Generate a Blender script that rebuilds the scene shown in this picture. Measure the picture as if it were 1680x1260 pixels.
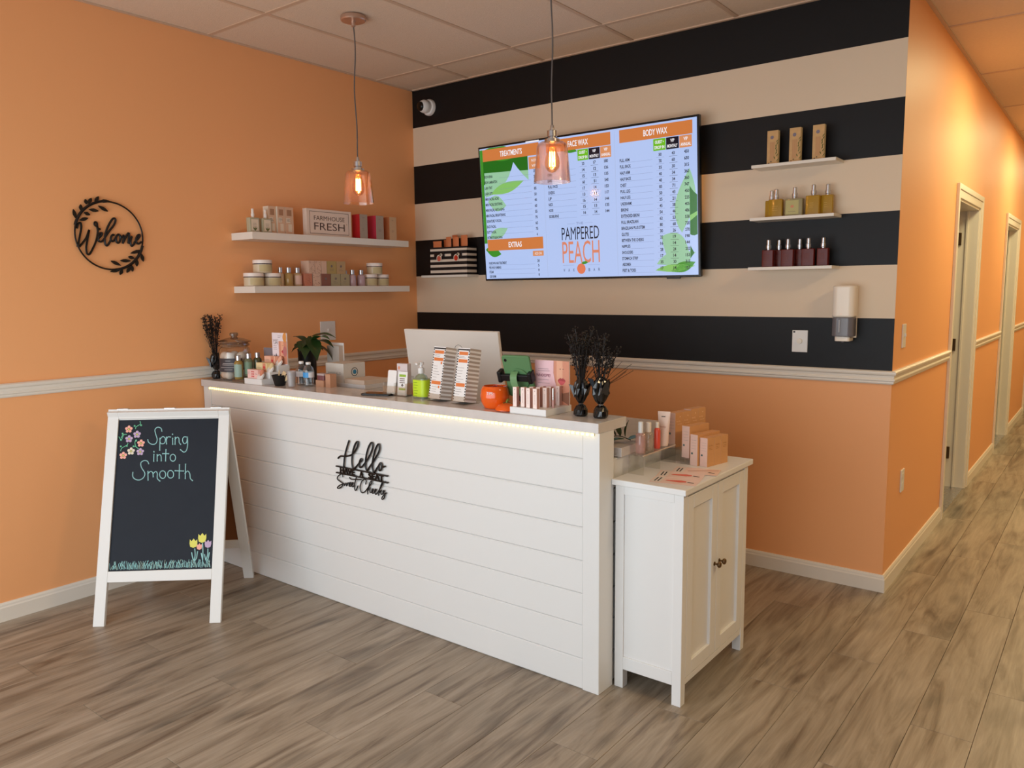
import bpy, bmesh, math, random, json
from mathutils import Vector, Matrix
random.seed(7)
for o in list(bpy.data.objects): bpy.data.objects.remove(o)
SC = bpy.context.scene; COL = SC.collection
R = math.radians; PI = math.pi
# ---------------------------------------------------------------- camera
yaw, pitch, roll = 0.6585, -0.1188, -0.0092
fw = Vector((-math.sin(yaw)*math.cos(pitch), math.cos(yaw)*math.cos(pitch), math.sin(pitch)))
rt = Vector((math.cos(yaw), math.sin(yaw), 0)); up = rt.cross(fw)
rr = rt*math.cos(roll)+up*math.sin(roll); uu = up*math.cos(roll)-rt*math.sin(roll)
cam = bpy.data.objects.new('camera', bpy.data.cameras.new('camera')); COL.objects.link(cam)
mw = Matrix((rr, uu, -fw)).transposed().to_4x4(); mw.translation = Vector((4.02, -4.0862, 1.5052))
cam.matrix_world = mw
cam.data.sensor_width = 36; cam.data.lens = 1288.6/1680*36; cam.data.clip_start = .02
SC.camera = cam
# ---------------------------------------------------------------- world, light, exposure
SC.view_settings.view_transform = 'Standard'; SC.view_settings.look = 'None'
SC.view_settings.gamma = 1; SC.view_settings.use_curve_mapping = False
SC.view_settings.exposure = 0.0
H, W = 2.8909, 3.169
YW = -4.7
wd = bpy.data.worlds.new('world'); SC.world = wd; wd.use_nodes = True
wd.node_tree.nodes['Background'].inputs[0].default_value = (.62, .75, 1, 1)
wd.node_tree.nodes['Background'].inputs[1].default_value = 1.2
def area(name, loc, rot, sx, sy, power, color, spread=180):
    l = bpy.data.lights.new(name, 'AREA'); l.shape = 'RECTANGLE'; l.size = sx; l.size_y = sy
    l.energy = power; l.color = color; l.spread = R(spread)
    o = bpy.data.objects.new(name, l); COL.objects.link(o); o.location = loc; o.rotation_euler = rot
    return o
area('daylight_window', (2.15, YW+.12, 1.15), (R(90), 0, 0), 4.25, 1.8, 71, (.91, .975, .985))
for k, (x, y, e) in enumerate([(3.95, 1.6, 24), (3.95, 4.2, 26), (3.95, 6.8, 25)]):
    area('hall_ceiling_light', (x, y, H-.03), (0, 0, 0), .58, .58, e, (1, .90, .50))
for k, (x, y, e) in enumerate([(5.2, -1.6, 38)]):
    area('room_ceiling_light', (x, y, H-.03), (0, 0, 0), .58, .58, e, (1, .74, .42))
# ---------------------------------------------------------------- materials
def lin(c):
    return tuple(((v/255)/12.92 if v/255 <= .04045 else ((v/255+.055)/1.055)**2.4) for v in c[:3])+(1,)
MATS = {}
def mat(name, c=(200, 200, 200), rough=.5, metal=0, emit=0, ecol=None, trans=0, ior=1.45, coat=0, bump=0, bscale=200, spec=.5, vary=0, vscale=6):
    if name in MATS: return MATS[name]
    m = bpy.data.materials.new(name); m.use_nodes = True; MATS[name] = m
    nt = m.node_tree; b = nt.nodes['Principled BSDF']
    b.inputs['Base Color'].default_value = lin(c); b.inputs['Roughness'].default_value = rough
    b.inputs['Metallic'].default_value = metal; b.inputs['IOR'].default_value = ior
    b.inputs['Transmission Weight'].default_value = trans; b.inputs['Coat Weight'].default_value = coat
    b.inputs['Specular IOR Level'].default_value = spec
    if emit:
        b.inputs['Emission Color'].default_value = lin(ecol or c); b.inputs['Emission Strength'].default_value = emit
    tc = nt.nodes.new('ShaderNodeTexCoord'); nz = nt.nodes.new('ShaderNodeTexNoise')
    nt.links.new(tc.outputs['Object'], nz.inputs['Vector'])
    if bump:
        nz.inputs['Scale'].default_value = bscale; nz.inputs['Detail'].default_value = 3
        bp = nt.nodes.new('ShaderNodeBump'); bp.inputs['Strength'].default_value = bump; bp.inputs['Distance'].default_value = .002
        nt.links.new(nz.outputs['Fac'], bp.inputs['Height']); nt.links.new(bp.outputs['Normal'], b.inputs['Normal'])
    else:
        nz.inputs['Scale'].default_value = 30
        mr = nt.nodes.new('ShaderNodeMapRange'); mr.inputs['To Min'].default_value = max(0, rough-.04); mr.inputs['To Max'].default_value = min(1, rough+.04)
        nt.links.new(nz.outputs['Fac'], mr.inputs['Value']); nt.links.new(mr.outputs['Result'], b.inputs['Roughness'])
    if vary:
        n2 = nt.nodes.new('ShaderNodeTexNoise'); n2.inputs['Scale'].default_value = vscale; n2.inputs['Detail'].default_value = 4
        nt.links.new(tc.outputs['Object'], n2.inputs['Vector'])
        mx = nt.nodes.new('ShaderNodeMix'); mx.data_type = 'RGBA'
        mx.inputs[6].default_value = lin([v*(1-vary) for v in c]); mx.inputs[7].default_value = lin([min(255, v*(1+vary)) for v in c])
        nt.links.new(n2.outputs['Fac'], mx.inputs[0]); nt.links.new(mx.outputs[2], b.inputs['Base Color'])
    return m
def thin_glass(name, tint=(255, 255, 255), refl=.9, rough=.02, body=0, bodyc=(255, 255, 255)):
    if name in MATS: return MATS[name]
    m = bpy.data.materials.new(name); m.use_nodes = True; MATS[name] = m; nt = m.node_tree
    for n in list(nt.nodes): nt.nodes.remove(n)
    out = nt.nodes.new('ShaderNodeOutputMaterial'); tr = nt.nodes.new('ShaderNodeBsdfTransparent'); gl = nt.nodes.new('ShaderNodeBsdfGlossy')
    tr.inputs[0].default_value = lin(tint); gl.inputs['Roughness'].default_value = rough
    fr = nt.nodes.new('ShaderNodeLayerWeight'); fr.inputs[0].default_value = .35
    mp = nt.nodes.new('ShaderNodeMapRange'); mp.inputs['To Min'].default_value = .04; mp.inputs['To Max'].default_value = refl
    nt.links.new(fr.outputs['Facing'], mp.inputs['Value'])
    mx = nt.nodes.new('ShaderNodeMixShader'); nt.links.new(mp.outputs[0], mx.inputs[0])
    base = tr
    if body:
        df = nt.nodes.new('ShaderNodeBsdfDiffuse'); df.inputs[0].default_value = lin(bodyc)
        m2 = nt.nodes.new('ShaderNodeMixShader'); m2.inputs[0].default_value = body
        nt.links.new(tr.outputs[0], m2.inputs[1]); nt.links.new(df.outputs[0], m2.inputs[2]); base = m2
    nt.links.new(base.outputs[0], mx.inputs[1]); nt.links.new(gl.outputs[0], mx.inputs[2]); nt.links.new(mx.outputs[0], out.inputs[0])
    return m
PEACH = mat('peach_wall_paint', (246, 176, 119), .5, bump=.12, bscale=180)
SW = mat('white_stripe_paint', (222, 201, 175), .55, bump=.1, bscale=180)
SB = mat('black_stripe_paint', (15, 13, 14), .5, bump=.1, bscale=180, spec=.35)
TRIM = mat('white_trim_paint', (232, 224, 212), .35)
WHITE = mat('white_lacquer', (230, 228, 225), .32)
WOODW = mat('white_painted_wood', (227, 226, 223), .38, bump=.06, bscale=60)
TOPW = mat('pale_laminate', (206, 199, 194), .16, vary=.05, vscale=14)
TILE = mat('ceiling_tile', (224, 200, 176), .95, bump=.9, bscale=130, vary=.03, vscale=60)
GRID = mat('ceiling_grid_metal', (206, 176, 150), .5)
BLACK = mat('black_plastic', (16, 16, 17), .4); BLK2 = mat('black_satin', (12, 12, 12), .25)
CHROME = mat('chrome', (210, 208, 205), .15, 1); SILV = mat('brushed_silver', (200, 198, 200), .28, 1)
BRONZE = mat('aged_bronze', (120, 96, 70), .35, 1); ROSE = mat('rose_metal', (206, 176, 158), .35, .8)
GLASS = thin_glass('clear_glass', (250, 250, 248)); ACRY = thin_glass('clear_acrylic', (246, 246, 244), .55)
PAPER = mat('white_paper', (240, 236, 232), .6)
def flat(name, c, r=.55): return mat(name, c, r)
def wood_floor():
    m = bpy.data.materials.new('grey_brown_plank'); m.use_nodes = True; nt = m.node_tree; b = nt.nodes['Principled BSDF']
    N = nt.nodes.new; L = nt.links.new
    tc = N('ShaderNodeTexCoord'); oi = N('ShaderNodeObjectInfo')
    off = N('ShaderNodeVectorMath'); off.operation = 'SCALE'; off.inputs[0].default_value = (37, 91, 13); L(oi.outputs['Random'], off.inputs['Scale'])
    ad = N('ShaderNodeVectorMath'); L(tc.outputs['Object'], ad.inputs[0]); L(off.outputs[0], ad.inputs[1])
    mp = N('ShaderNodeMapping'); mp.inputs['Scale'].default_value = (9, .9, 9); L(ad.outputs[0], mp.inputs[0])
    n1 = N('ShaderNodeTexNoise'); n1.inputs['Scale'].default_value = 1.6; n1.inputs['Detail'].default_value = 6; n1.inputs['Roughness'].default_value = .62; n1.inputs['Distortion'].default_value = 1.1
    L(mp.outputs[0], n1.inputs['Vector'])
    mp2 = N('ShaderNodeMapping'); mp2.inputs['Scale'].default_value = (70, 3.2, 30); L(ad.outputs[0], mp2.inputs[0])
    n2 = N('ShaderNodeTexNoise'); n2.inputs['Scale'].default_value = 2; n2.inputs['Detail'].default_value = 4; L(mp2.outputs[0], n2.inputs['Vector'])
    mp3 = N('ShaderNodeMapping'); mp3.inputs['Scale'].default_value = (6, 1.6, 4); L(ad.outputs[0], mp3.inputs[0])
    n3 = N('ShaderNodeTexNoise'); n3.inputs['Scale'].default_value = 1.3; n3.inputs['Detail'].default_value = 2; L(mp3.outputs[0], n3.inputs['Vector'])
    cr = N('ShaderNodeValToRGB'); e = cr.color_ramp.elements
    e[0].position = .3; e[0].color = lin((104, 88, 72)); e[1].position = .72; e[1].color = lin((174, 160, 143))
    x = cr.color_ramp.elements.new(.5); x.color = lin((152, 138, 120))
    L(n1.outputs['Fac'], cr.inputs[0])
    fr = N('ShaderNodeMapRange'); fr.inputs['From Min'].default_value = .3; fr.inputs['From Max'].default_value = .7; fr.inputs['To Min'].default_value = .88; fr.inputs['To Max'].default_value = 1.07; L(n2.outputs['Fac'], fr.inputs['Value'])
    k3 = N('ShaderNodeMapRange'); k3.inputs['From Min'].default_value = .32; k3.inputs['From Max'].default_value = .45; k3.inputs['To Min'].default_value = .72; k3.inputs['To Max'].default_value = 1; L(n3.outputs['Fac'], k3.inputs['Value'])
    pr = N('ShaderNodeMapRange'); pr.inputs['To Min'].default_value = .88; pr.inputs['To Max'].default_value = 1.08; L(oi.outputs['Random'], pr.inputs['Value'])
    m1 = N('ShaderNodeMath'); m1.operation = 'MULTIPLY'; L(fr.outputs[0], m1.inputs[0]); L(pr.outputs[0], m1.inputs[1])
    m2 = N('ShaderNodeMath'); m2.operation = 'MULTIPLY'; L(m1.outputs[0], m2.inputs[0]); L(k3.outputs[0], m2.inputs[1])
    vm = N('ShaderNodeVectorMath'); vm.operation = 'SCALE'; L(cr.outputs[0], vm.inputs[0]); L(m2.outputs[0], vm.inputs['Scale'])
    mk = N('ShaderNodeMapping'); mk.inputs['Scale'].default_value = (7, 2.1, 7); L(ad.outputs[0], mk.inputs[0])
    vo = N('ShaderNodeTexVoronoi'); vo.inputs['Scale'].default_value = 1; vo.inputs['Randomness'].default_value = 1
    wv = N('ShaderNodeVectorMath'); wv.operation = 'MULTIPLY_ADD'; L(n1.outputs['Color'], wv.inputs[0]); wv.inputs[1].default_value = (.5, .5, .5); L(mk.outputs[0], wv.inputs[2]); L(wv.outputs[0], vo.inputs['Vector'])
    kr = N('ShaderNodeMapRange'); kr.inputs['From Min'].default_value = .03; kr.inputs['From Max'].default_value = .22; kr.inputs['To Min'].default_value = .55; kr.inputs['To Max'].default_value = 1; L(vo.outputs['Distance'], kr.inputs['Value'])
    vk = N('ShaderNodeVectorMath'); vk.operation = 'SCALE'; L(vm.outputs[0], vk.inputs[0]); L(kr.outputs[0], vk.inputs['Scale']); L(vk.outputs[0], b.inputs['Base Color'])
    bp = N('ShaderNodeBump'); bp.inputs['Strength'].default_value = .25; bp.inputs['Distance'].default_value = .001; L(n2.outputs['Fac'], bp.inputs['Height']); L(bp.outputs[0], b.inputs['Normal'])
    b.inputs['Roughness'].default_value = .42
    return m
WOOD = wood_floor()
# ---------------------------------------------------------------- mesh builder
_tc = {}
def text_geo(s, off=0):
    key = (s, off)
    if key in _tc: return _tc[key]
    cu = bpy.data.curves.new('t', 'FONT'); cu.body = s; cu.offset = off; cu.resolution_u = 3
    o = bpy.data.objects.new('t', cu); COL.objects.link(o)
    me = o.to_mesh(); v = [(p.co.x, p.co.y) for p in me.vertices]; f = [tuple(p.vertices) for p in me.polygons]
    o.to_mesh_clear(); bpy.data.objects.remove(o); bpy.data.curves.remove(cu)
    _tc[key] = (v, f); return _tc[key]
class M:
    def __init__(s, smooth=False): s.v = []; s.f = []; s.m = []; s.mats = []; s.X = Matrix(); s.sm = smooth
    def at(s, x=0, y=0, z=0, rx=0, ry=0, rz=0):
        s.X = Matrix.Translation((x, y, z)) @ Matrix.Rotation(rz, 4, 'Z') @ Matrix.Rotation(ry, 4, 'Y') @ Matrix.Rotation(rx, 4, 'X'); return s
    def add(s, vs, fs, m):
        if m not in s.mats: s.mats.append(m)
        k = s.mats.index(m); n = len(s.v)
        s.v += [tuple(s.X @ Vector(q)) for q in vs]; s.f += [tuple(i+n for i in q) for q in fs]; s.m += [k]*len(fs); return s
    def box(s, x0, x1, y0, y1, z0, z1, m):
        vs = [(x, y, z) for x in (x0, x1) for y in (y0, y1) for z in (z0, z1)]
        return s.add(vs, [(0, 1, 3, 2), (4, 6, 7, 5), (0, 4, 5, 1), (2, 3, 7, 6), (0, 2, 6, 4), (1, 5, 7, 3)], m)
    def rbox(s, x0, x1, y0, y1, z0, z1, r, m, seg=4):   # box with rounded vertical edges
        P = []
        for cx, cy, a in ((x1-r, y1-r, 0), (x0+r, y1-r, 90), (x0+r, y0+r, 180), (x1-r, y0+r, 270)):
            for i in range(seg+1): t = R(a+90*i/seg); P.append((cx+r*math.cos(t), cy+r*math.sin(t)))
        return s.prism(P, z0, z1, m)
    def prism(s, P, z0, z1, m, tri=False):
        n = len(P); vs = [(x, y, z0) for x, y in P]+[(x, y, z1) for x, y in P]
        return s.add(vs, [tuple(range(n))[::-1], tuple(range(n, 2*n))]+[(i, (i+1) % n, (i+1) % n+n, i+n) for i in range(n)], m)
    def lathe(s, prof, m, seg=24, caps=True):
        vs = []; fs = []; n = len(prof)
        for r, z in prof:
            for i in range(seg): a = 2*PI*i/seg; vs.append((r*math.cos(a), r*math.sin(a), z))
        for j in range(n-1):
            for i in range(seg): k = (i+1) % seg; fs.append((j*seg+i, j*seg+k, (j+1)*seg+k, (j+1)*seg+i))
        if caps:
            if prof[0][0] > 1e-4: fs.append(tuple(range(seg))[::-1])
            if prof[-1][0] > 1e-4: fs.append(tuple(range((n-1)*seg, n*seg)))
        return s.add(vs, fs, m)
    def sph(s, c, r, m, seg=12, sz=1):
        X = s.X; s.X = X @ Matrix.Translation(c); n = max(4, seg//2)
        s.lathe([(max(1e-5, r*math.sin(PI*i/n)), -r*sz*math.cos(PI*i/n)) for i in range(n+1)], m, seg, False); s.X = X; return s
    def tube(s, P, r, m, seg=6, flatz=None):
        P = [Vector(p) for p in P]; n = len(P); vs = []; fs = []
        rs = r if isinstance(r, (list, tuple)) else [r]*n
        ref = None
        for i, p in enumerate(P):
            t = (P[min(i+1, n-1)]-P[max(i-1, 0)])
            t = t.normalized() if t.length > 1e-9 else Vector((0, 0, 1))
            if ref is None: ref = Vector((0, 0, 1)) if abs(t.z) < .9 else Vector((1, 0, 0))
            a = t.cross(ref)
            if a.length < 1e-4: a = t.cross(Vector((.3, .9, .2)))
            a.normalize(); b = a.cross(t); ref = b
            for k in range(seg): q = 2*PI*k/seg; vs.append(p+a*rs[i]*math.cos(q)+b*rs[i]*math.sin(q))
        for i in range(n-1):
            for k in range(seg): l = (k+1) % seg; fs.append((i*seg+k, i*seg+l, (i+1)*seg+l, (i+1)*seg+k))
        fs += [tuple(range(seg))[::-1], tuple(range((n-1)*seg, n*seg))]
        return s.add(vs, fs, m)
    def extr(s, prof, a, b, axis, side, m, ma=0, mb=0):
        """profile (d,z) swept from a to b along axis 'x' or 'y'; side = (plane coordinate, direction)"""
        pl, dr = side; n = len(prof); vs = []
        for t, k in ((a, ma), (b, mb)):      # ma / mb mitre the ends by the profile's depth
            for d, z in prof: vs.append((t+k*d, pl+dr*d, z) if axis == 'x' else (pl+dr*d, t+k*d, z))
        return s.add(vs, [tuple(range(n))[::-1], tuple(range(n, 2*n))]+[(i, (i+1) % n, (i+1) % n+n, i+n) for i in range(n)], m)
    def text(s, t, x, z, w, h, m, y=0, al='C', face='-y', off=0):
        """flat lettering scaled into w x h; w may be None (keep proportion) ; faces -y (local)"""
        v, f = text_geo(t, off)
        if not v: return s
        x0 = min(p[0] for p in v); x1 = max(p[0] for p in v); z0 = min(p[1] for p in v); z1 = max(p[1] for p in v)
        sz = h/(z1-z0); sx = (w/(x1-x0)) if w else sz
        wid = sx*(x1-x0); ox = x-{'C': wid/2, 'L': 0, 'R': wid}[al]
        Q = [(ox+(p[0]-x0)*sx, z+(p[1]-z0)*sz) for p in v]
        vs = [(a, y, b) for a, b in Q] if face == '-y' else ([(y, a, b) for a, b in Q] if face == '+x' else [(a, b, y) for a, b in Q])
        return s.add(vs, f, m)
    def build(s, name, parent=None, bevel=0, ang=35, kind=None, seg=2, keep=False):
        me = bpy.data.meshes.new(name); me.from_pydata(s.v, [], s.f)
        for m in s.mats: me.materials.append(m)
        me.polygons.foreach_set('material_index', s.m)
        if not keep:
            bm = bmesh.new(); bm.from_mesh(me); bmesh.ops.recalc_face_normals(bm, faces=bm.faces); bm.to_mesh(me); bm.free()
        if s.sm:
            me.polygons.foreach_set('use_smooth', [True]*len(me.polygons)); me.set_sharp_from_angle(angle=R(ang))
        me.update()
        o = bpy.data.objects.new(name, me); COL.objects.link(o)
        if parent is not None: o.parent = parent
        if bevel:
            md = o.modifiers.new('bevel', 'BEVEL'); md.width = bevel; md.segments = seg; md.limit_method = 'ANGLE'; md.angle_limit = R(40)
        if kind: o['kind'] = kind
        return o
def tag(o, label, cat, group=None):
    o['label'] = label; o['category'] = cat
    if group: o['group'] = group
    return o
def thing(name, label, cat, loc=(0, 0, 0), rz=0, group=None, rx=0):
    o = bpy.data.objects.new(name, None); COL.objects.link(o); o.empty_display_size = .05
    o.location = loc; o.rotation_euler = (rx, 0, rz); return tag(o, label, cat, group)
def struct(name, parent=None):
    o = bpy.data.objects.new(name, None); COL.objects.link(o); o['kind'] = 'structure'; o.empty_display_size = .05
    if parent: o.parent = parent
    return o
def dup(root, loc, rz=None, label=None, group=None, scale=None):
    r = root.copy(); COL.objects.link(r); r.location = loc
    if rz is not None: r.rotation_euler.z = rz
    if label: r['label'] = label
    if group: r['group'] = group
    if scale: r.scale = scale
    for ch in list(root.children):
        c = ch.copy(); COL.objects.link(c); c.parent = r
        for g in list(ch.children):
            d = g.copy(); COL.objects.link(d); d.parent = c
    return r
def smooth_pts(P, k=4, closed=False):
    out = []; n = len(P)
    for i in range(n-1):
        p0 = P[max(i-1, 0)]; p1 = P[i]; p2 = P[i+1]; p3 = P[min(i+2, n-1)]
        for j in range(k):
            t = j/k
            out.append(tuple(.5*((2*b)+(-a+c)*t+(2*a-5*b+4*c-d)*t*t+(-a+3*b-3*c+d)*t**3) for a, b, c, d in zip(p0, p1, p2, p3)))
    out.append(tuple(P[-1])); return out
# ================================================================ STRUCTURE
# ---- floor
fl = M().box(-.2, 6.7, YW-.1, 9.2, -.2, -.012, mat('subfloor', (120, 108, 96), .8)).build('floor'); fl['kind'] = 'structure'
PWD, PL = .1887, 1.22
def plank_bm(w, l, b=.0009):
    g = .0006; m = M()
    x0, x1, y0, y1 = g, w-g, g, l-g
    vs = [(x0, y0, -.012), (x1, y0, -.012), (x1, y1, -.012), (x0, y1, -.012), (x0, y0, -b), (x1, y0, -b), (x1, y1, -b), (x0, y1, -b), (x0+b, y0+b, 0), (x1-b, y0+b, 0), (x1-b, y1-b, 0), (x0+b, y1-b, 0)]
    fs = [(3, 2, 1, 0)]+[(i, (i+1) % 4, (i+1) % 4+4, i+4) for i in range(4)]+[(i+4, (i+1) % 4+4, (i+1) % 4+8, i+8) for i in range(4)]+[(8, 9, 10, 11)]
    return m.add(vs, fs, WOOD)
full = plank_bm(PWD, PL).build('plank', fl, keep=True); full_used = False
far = M()
rects = []
rx0 = -.0502
nrow = int(6.6/PWD)+1
for i in range(nrow):
    x = rx0+i*PWD; w = min(PWD, 6.6-x)
    if x < 0: w += x; x = 0
    if w < .02: continue
    yj = -1.233+.41*(i-16); y0 = yj-math.ceil((yj-YW)/PL)*PL
    yend = 9.1 if x > 3.0 and x < 4.9 else 0.02
    y = y0
    while y < yend:
        a = max(y, YW); b = min(y+PL, yend)
        if b-a > .03: rects.append((x, w, a, b))
        y += PL
cnt = 0
for x, w, a, b in rects:
    main = (b > -3.9 and x < 5.2 and a < 0)
    if main and a < 0 and b > -1.5 and x < 2.3: main = False
    hall = x > 3.0 and b > 0 and a < 7 and x < 4.4
    dd = (x-4.02)*fw.x+((a+b)/2+4.09)*fw.y
    if (main and dd > .8) or hall:
        cnt += 1
        if abs(w-PWD) < 1e-4 and abs(b-a-PL) < 1e-4:
            if not full_used: full.location = (x, a, 0); full_used = True
            else:
                c = full.copy(); COL.objects.link(c); c.location = (x, a, 0); c.parent = fl
        else:
            c = plank_bm(w, b-a).build('plank', fl, keep=True); c.location = (x, a, 0)
    else:
        far.at(x, a, 0); q = plank_bm(w, b-a); far.add(q.v, q.f, WOOD)
far.at(); far.build('hidden_plank', fl, keep=True, kind='stuff')
# ---- walls
def wall(name, boxes, m=PEACH):
    b = M()
    for q in boxes: b.box(*q, m)
    o = b.build(name, keep=False); o['kind'] = 'structure'; return o
wall('wall_left', [(-.15, 0, YW, .12, -.012, H+.1)])
bz = [0, 1.103, 1.3545, 1.609, 1.861, 2.117, 2.377, 2.639, H+.1]
bm_ = [PEACH, SB, SW, SB, SW, SB, SW, SB]
wb = M()
for i in range(8): wb.add([(0, 0, bz[i]), (W, 0, bz[i]), (W, 0, bz[i+1]), (0, 0, bz[i+1])], [(0, 1, 2, 3)], bm_[i])
wb.add([(0, .12, 0), (W-.12, .12, 0), (W-.12, .12, H+.1), (0, .12, H+.1), (0, 0, H+.1), (W, 0, H+.1), (0, 0, 0), (W, 0, 0)], [(3, 2, 1, 0), (3, 4, 5, 2), (6, 0, 1, 7)], PEACH)
o = wb.build('wall_back', keep=True); o['kind'] = 'structure'
DOORS = [(1.605, 2.52), (4.21, 5.15), (6.87, 7.78)]; DH = 2.055
bx = []; y = .002
for a, b in DOORS:
    bx += [(W-.12, W, y, a, -.012, H+.1), (W-.12, W, a, b, DH, H+.1)]; y = b
bx += [(W-.12, W, y, 9.1, -.012, H+.1)]
wall('wall_hall', bx)
wall('wall_hall_right', [(4.75, 4.87, 0, 9.1, -.012, H+.1), (4.75, 6.6, 0, .12, -.012, H+.1)], mat('bounce_neutral_cream', (214, 196, 168), .6))  # out of view; cream picked so less orange light bounces in the hall
wall('wall_hall_end', [(-.15, 4.87, 9.1, 9.2, -.012, H+.1)], mat('bounce_neutral_cream', (214, 196, 168), .6))  # out of view, same cream to keep the hall bounce neutral
wall('wall_right', [(6.5, 6.65, YW, .12, -.012, H+.1)], mat('bounce_cut_taupe', (112, 96, 82), .6))  # out of view; dark taupe picked to cut ambient bounce light
wall('wall_front', [(-.15, 6.65, YW-.1, YW, -.012, .08), (-.15, 6.65, YW-.1, YW, 2.45, H+.1), (-.15, .06, YW-.1, YW, .08, 2.45), (5.2, 6.65, YW-.1, YW, .08, 2.45)], mat('bounce_cut_taupe', (112, 96, 82), .6))  # behind the camera, darkened likewise to soak up bounced light
sf = M()
for x in (.06, 1.34, 2.62, 3.9, 5.14): sf.box(x, x+.06, YW-.08, YW, .08, 2.45, SILV)
sf.box(.06, 5.2, YW-.08, YW, .08, .14, SILV).box(.06, 5.2, YW-.08, YW, 2.39, 2.45, SILV)
o = sf.build('window_1'); o['kind'] = 'structure'
for x in (.12, 1.4, 2.68, 3.96): M().box(x, x+1.22 if x < 3.9 else 5.14, YW-.045, YW-.04, .14, 2.39, GLASS).build('pane', o)
# room behind the hall wall
RW = mat('side_room_paint', (226, 214, 196), .6)
wall('wall_side_room', [(.0, .1, .12, 9.1, -.012, H+.1), (.1, W-.12, 3.2, 3.3, -.012, H+.1), (.1, W-.12, 6.0, 6.1, -.012, H+.1)], RW)
sr = M().box(0, W-.12, .12, 9.1, -.012, -.002, mat('side_room_vinyl', (150, 142, 130), .5)).build('floor_side_room'); sr['kind'] = 'structure'
# ---- trims
rb, rtz = 1.0374, 1.103
RP = [(0, rb), (.007, rb), (.011, rb+.006), (.011, rb+.014), (.016, rb+.018), (.016, rb+.024), (.012, rb+.030), (.013, rb+.042), (.020, rb+.047), (.022, rb+.054), (.022, rb+.060), (.014, rtz), (0, rtz)]
BP = [(0, 0), (.014, 0), (.014, .064), (.011, .070), (.010, .078), (.006, .087), (0, .087)]
def trim(name, prof, segs):
    b = M()
    for a in segs: b.extr(prof, *(a if len(a) > 4 else a+(TRIM,)))
    o = b.build(name); o['kind'] = 'structure'; return o
trim('trim_1', RP, [(YW, 0, 'y', (0, 1))])
trim('trim_2', RP, [(0, W, 'x', (0, -1), TRIM, 0, 1)])
gaps = [(0, DOORS[0][0]-.085), (DOORS[0][1]+.085, DOORS[1][0]-.085), (DOORS[1][1]+.085, DOORS[2][0]-.085), (DOORS[2][1]+.085, 9.1)]
trim('trim_3', RP, [(a, b, 'y', (W, 1), TRIM, -1 if a == 0 else 0, 0) for a, b in gaps])
trim('baseboard_left', BP, [(YW, 0, 'y', (0, 1))])
trim('baseboard_back', BP, [(0, W, 'x', (0, -1), TRIM, 0, 1)])
trim('baseboard_hall', BP, [(a, b, 'y', (W, 1), TRIM, -1 if a == 0 else 0, 0) for a, b in gaps])
# ---- doors
HNG = mat('hinge_bronze', (108, 88, 66), .4, 1)
for k, (a, b) in enumerate(DOORS):
    d = struct('door_%d' % (k+1))
    cs = M()
    # stepped casing, hall side
    for t0, t1, dp in ((0, .05, .012), (.05, .085, .018)):
        cs.box(W, W+dp, a-t1, a-t0, 0, DH+t1, TRIM); cs.box(W, W+dp, b+t0, b+t1, 0, DH+t1, TRIM)
        cs.box(W, W+dp, a-t0, b+t0, DH+t0, DH+t1, TRIM)
    cs.build('casing', d, bevel=.003)
    jb = M().box(W-.13, W+.002, a-.002, a+.014, 0, DH, TRIM).box(W-.13, W+.002, b-.014, b+.002, 0, DH, TRIM).box(W-.13, W+.002, a, b, DH-.014, DH+.002, TRIM)
    jb.box(W-.075, W-.062, b-.026, b-.014, 0, DH-.014, TRIM).box(W-.075, W-.062, a+.014, a+.026, 0, DH-.014, TRIM)
    jb.build('jamb', d, bevel=.0015)
    M().box(W-.12, W, a+.014, b-.014, -.004, .006, SILV).build('threshold', d)
    lf = M(); lf.box(W-.13-.86, W-.135, b-.062, b-.026, .008, DH-.02, WHITE)
    lf.build('door_leaf', d, bevel=.002)
    for z in (.22, 1.03, 1.80): M().box(W-.136, W-.1, b-.030, b-.0135, z, z+.09, HNG).build('hinge', d, bevel=.003)
# ---- ceiling with grid
ce = M().box(-.15, 6.65, YW-.1, 9.2, H+.03, H+.16, mat('ceiling_deck', (190, 180, 170), .9)).build('ceiling'); ce['kind'] = 'structure'
G = .6096; GX, GY = .5263, -.3437; tb = .012
xs = [0]+[GX+G*i for i in range(0, 11) if GX+G*i < 6.5]+[6.5]
ys = sorted([GY-2*G*i for i in range(0, 7) if GY-2*G*i > YW]+[GY+2*G*i for i in range(1, 9) if GY+2*G*i < 9.1]+[YW, 9.1])
tiles = {}
def in_room(x0, x1, y0, y1):
    if y0 >= -.001: return x1 > W-.1 and x0 < 4.75
    return True
for i in range(len(xs)-1):
    for j in range(len(ys)-1):
        x0, x1, y0, y1 = xs[i], xs[i+1], ys[j], ys[j+1]
        if y0 < 0 < y1 and x1 <= W: y1 = 0
        if not in_room(x0, x1, y0, y1): continue
        if y0 >= 0: x0 = max(x0, W); x1 = min(x1, 4.75)
        w, l = x1-x0-2*tb, y1-y0-2*tb
        if w < .02 or l < .02: continue
        key = (round(w, 3), round(l, 3))
        if key in tiles:
            c = tiles[key].copy(); COL.objects.link(c); c.location = (x0+tb, y0+tb, H+.004); c.parent = ce
        else:
            t = M().box(0, w, 0, l, 0, .012, TILE).build('ceiling_tile', ce); t.location = (x0+tb, y0+tb, H+.004); tiles[key] = t
for x in xs:
    y0, y1 = YW, (9.1 if W < x < 4.75 else 0)
    M().box(x-tb, x+tb, y0, y1, H, H+.02, GRID).build('grid_bar', ce)
for y in ys:
    x0, x1 = (0, 6.5) if y < 0 else (W, 4.75)
    M().box(x0, x1, y-tb, y+tb, H-.0006, H+.0194, GRID).build('grid_bar', ce)
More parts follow.
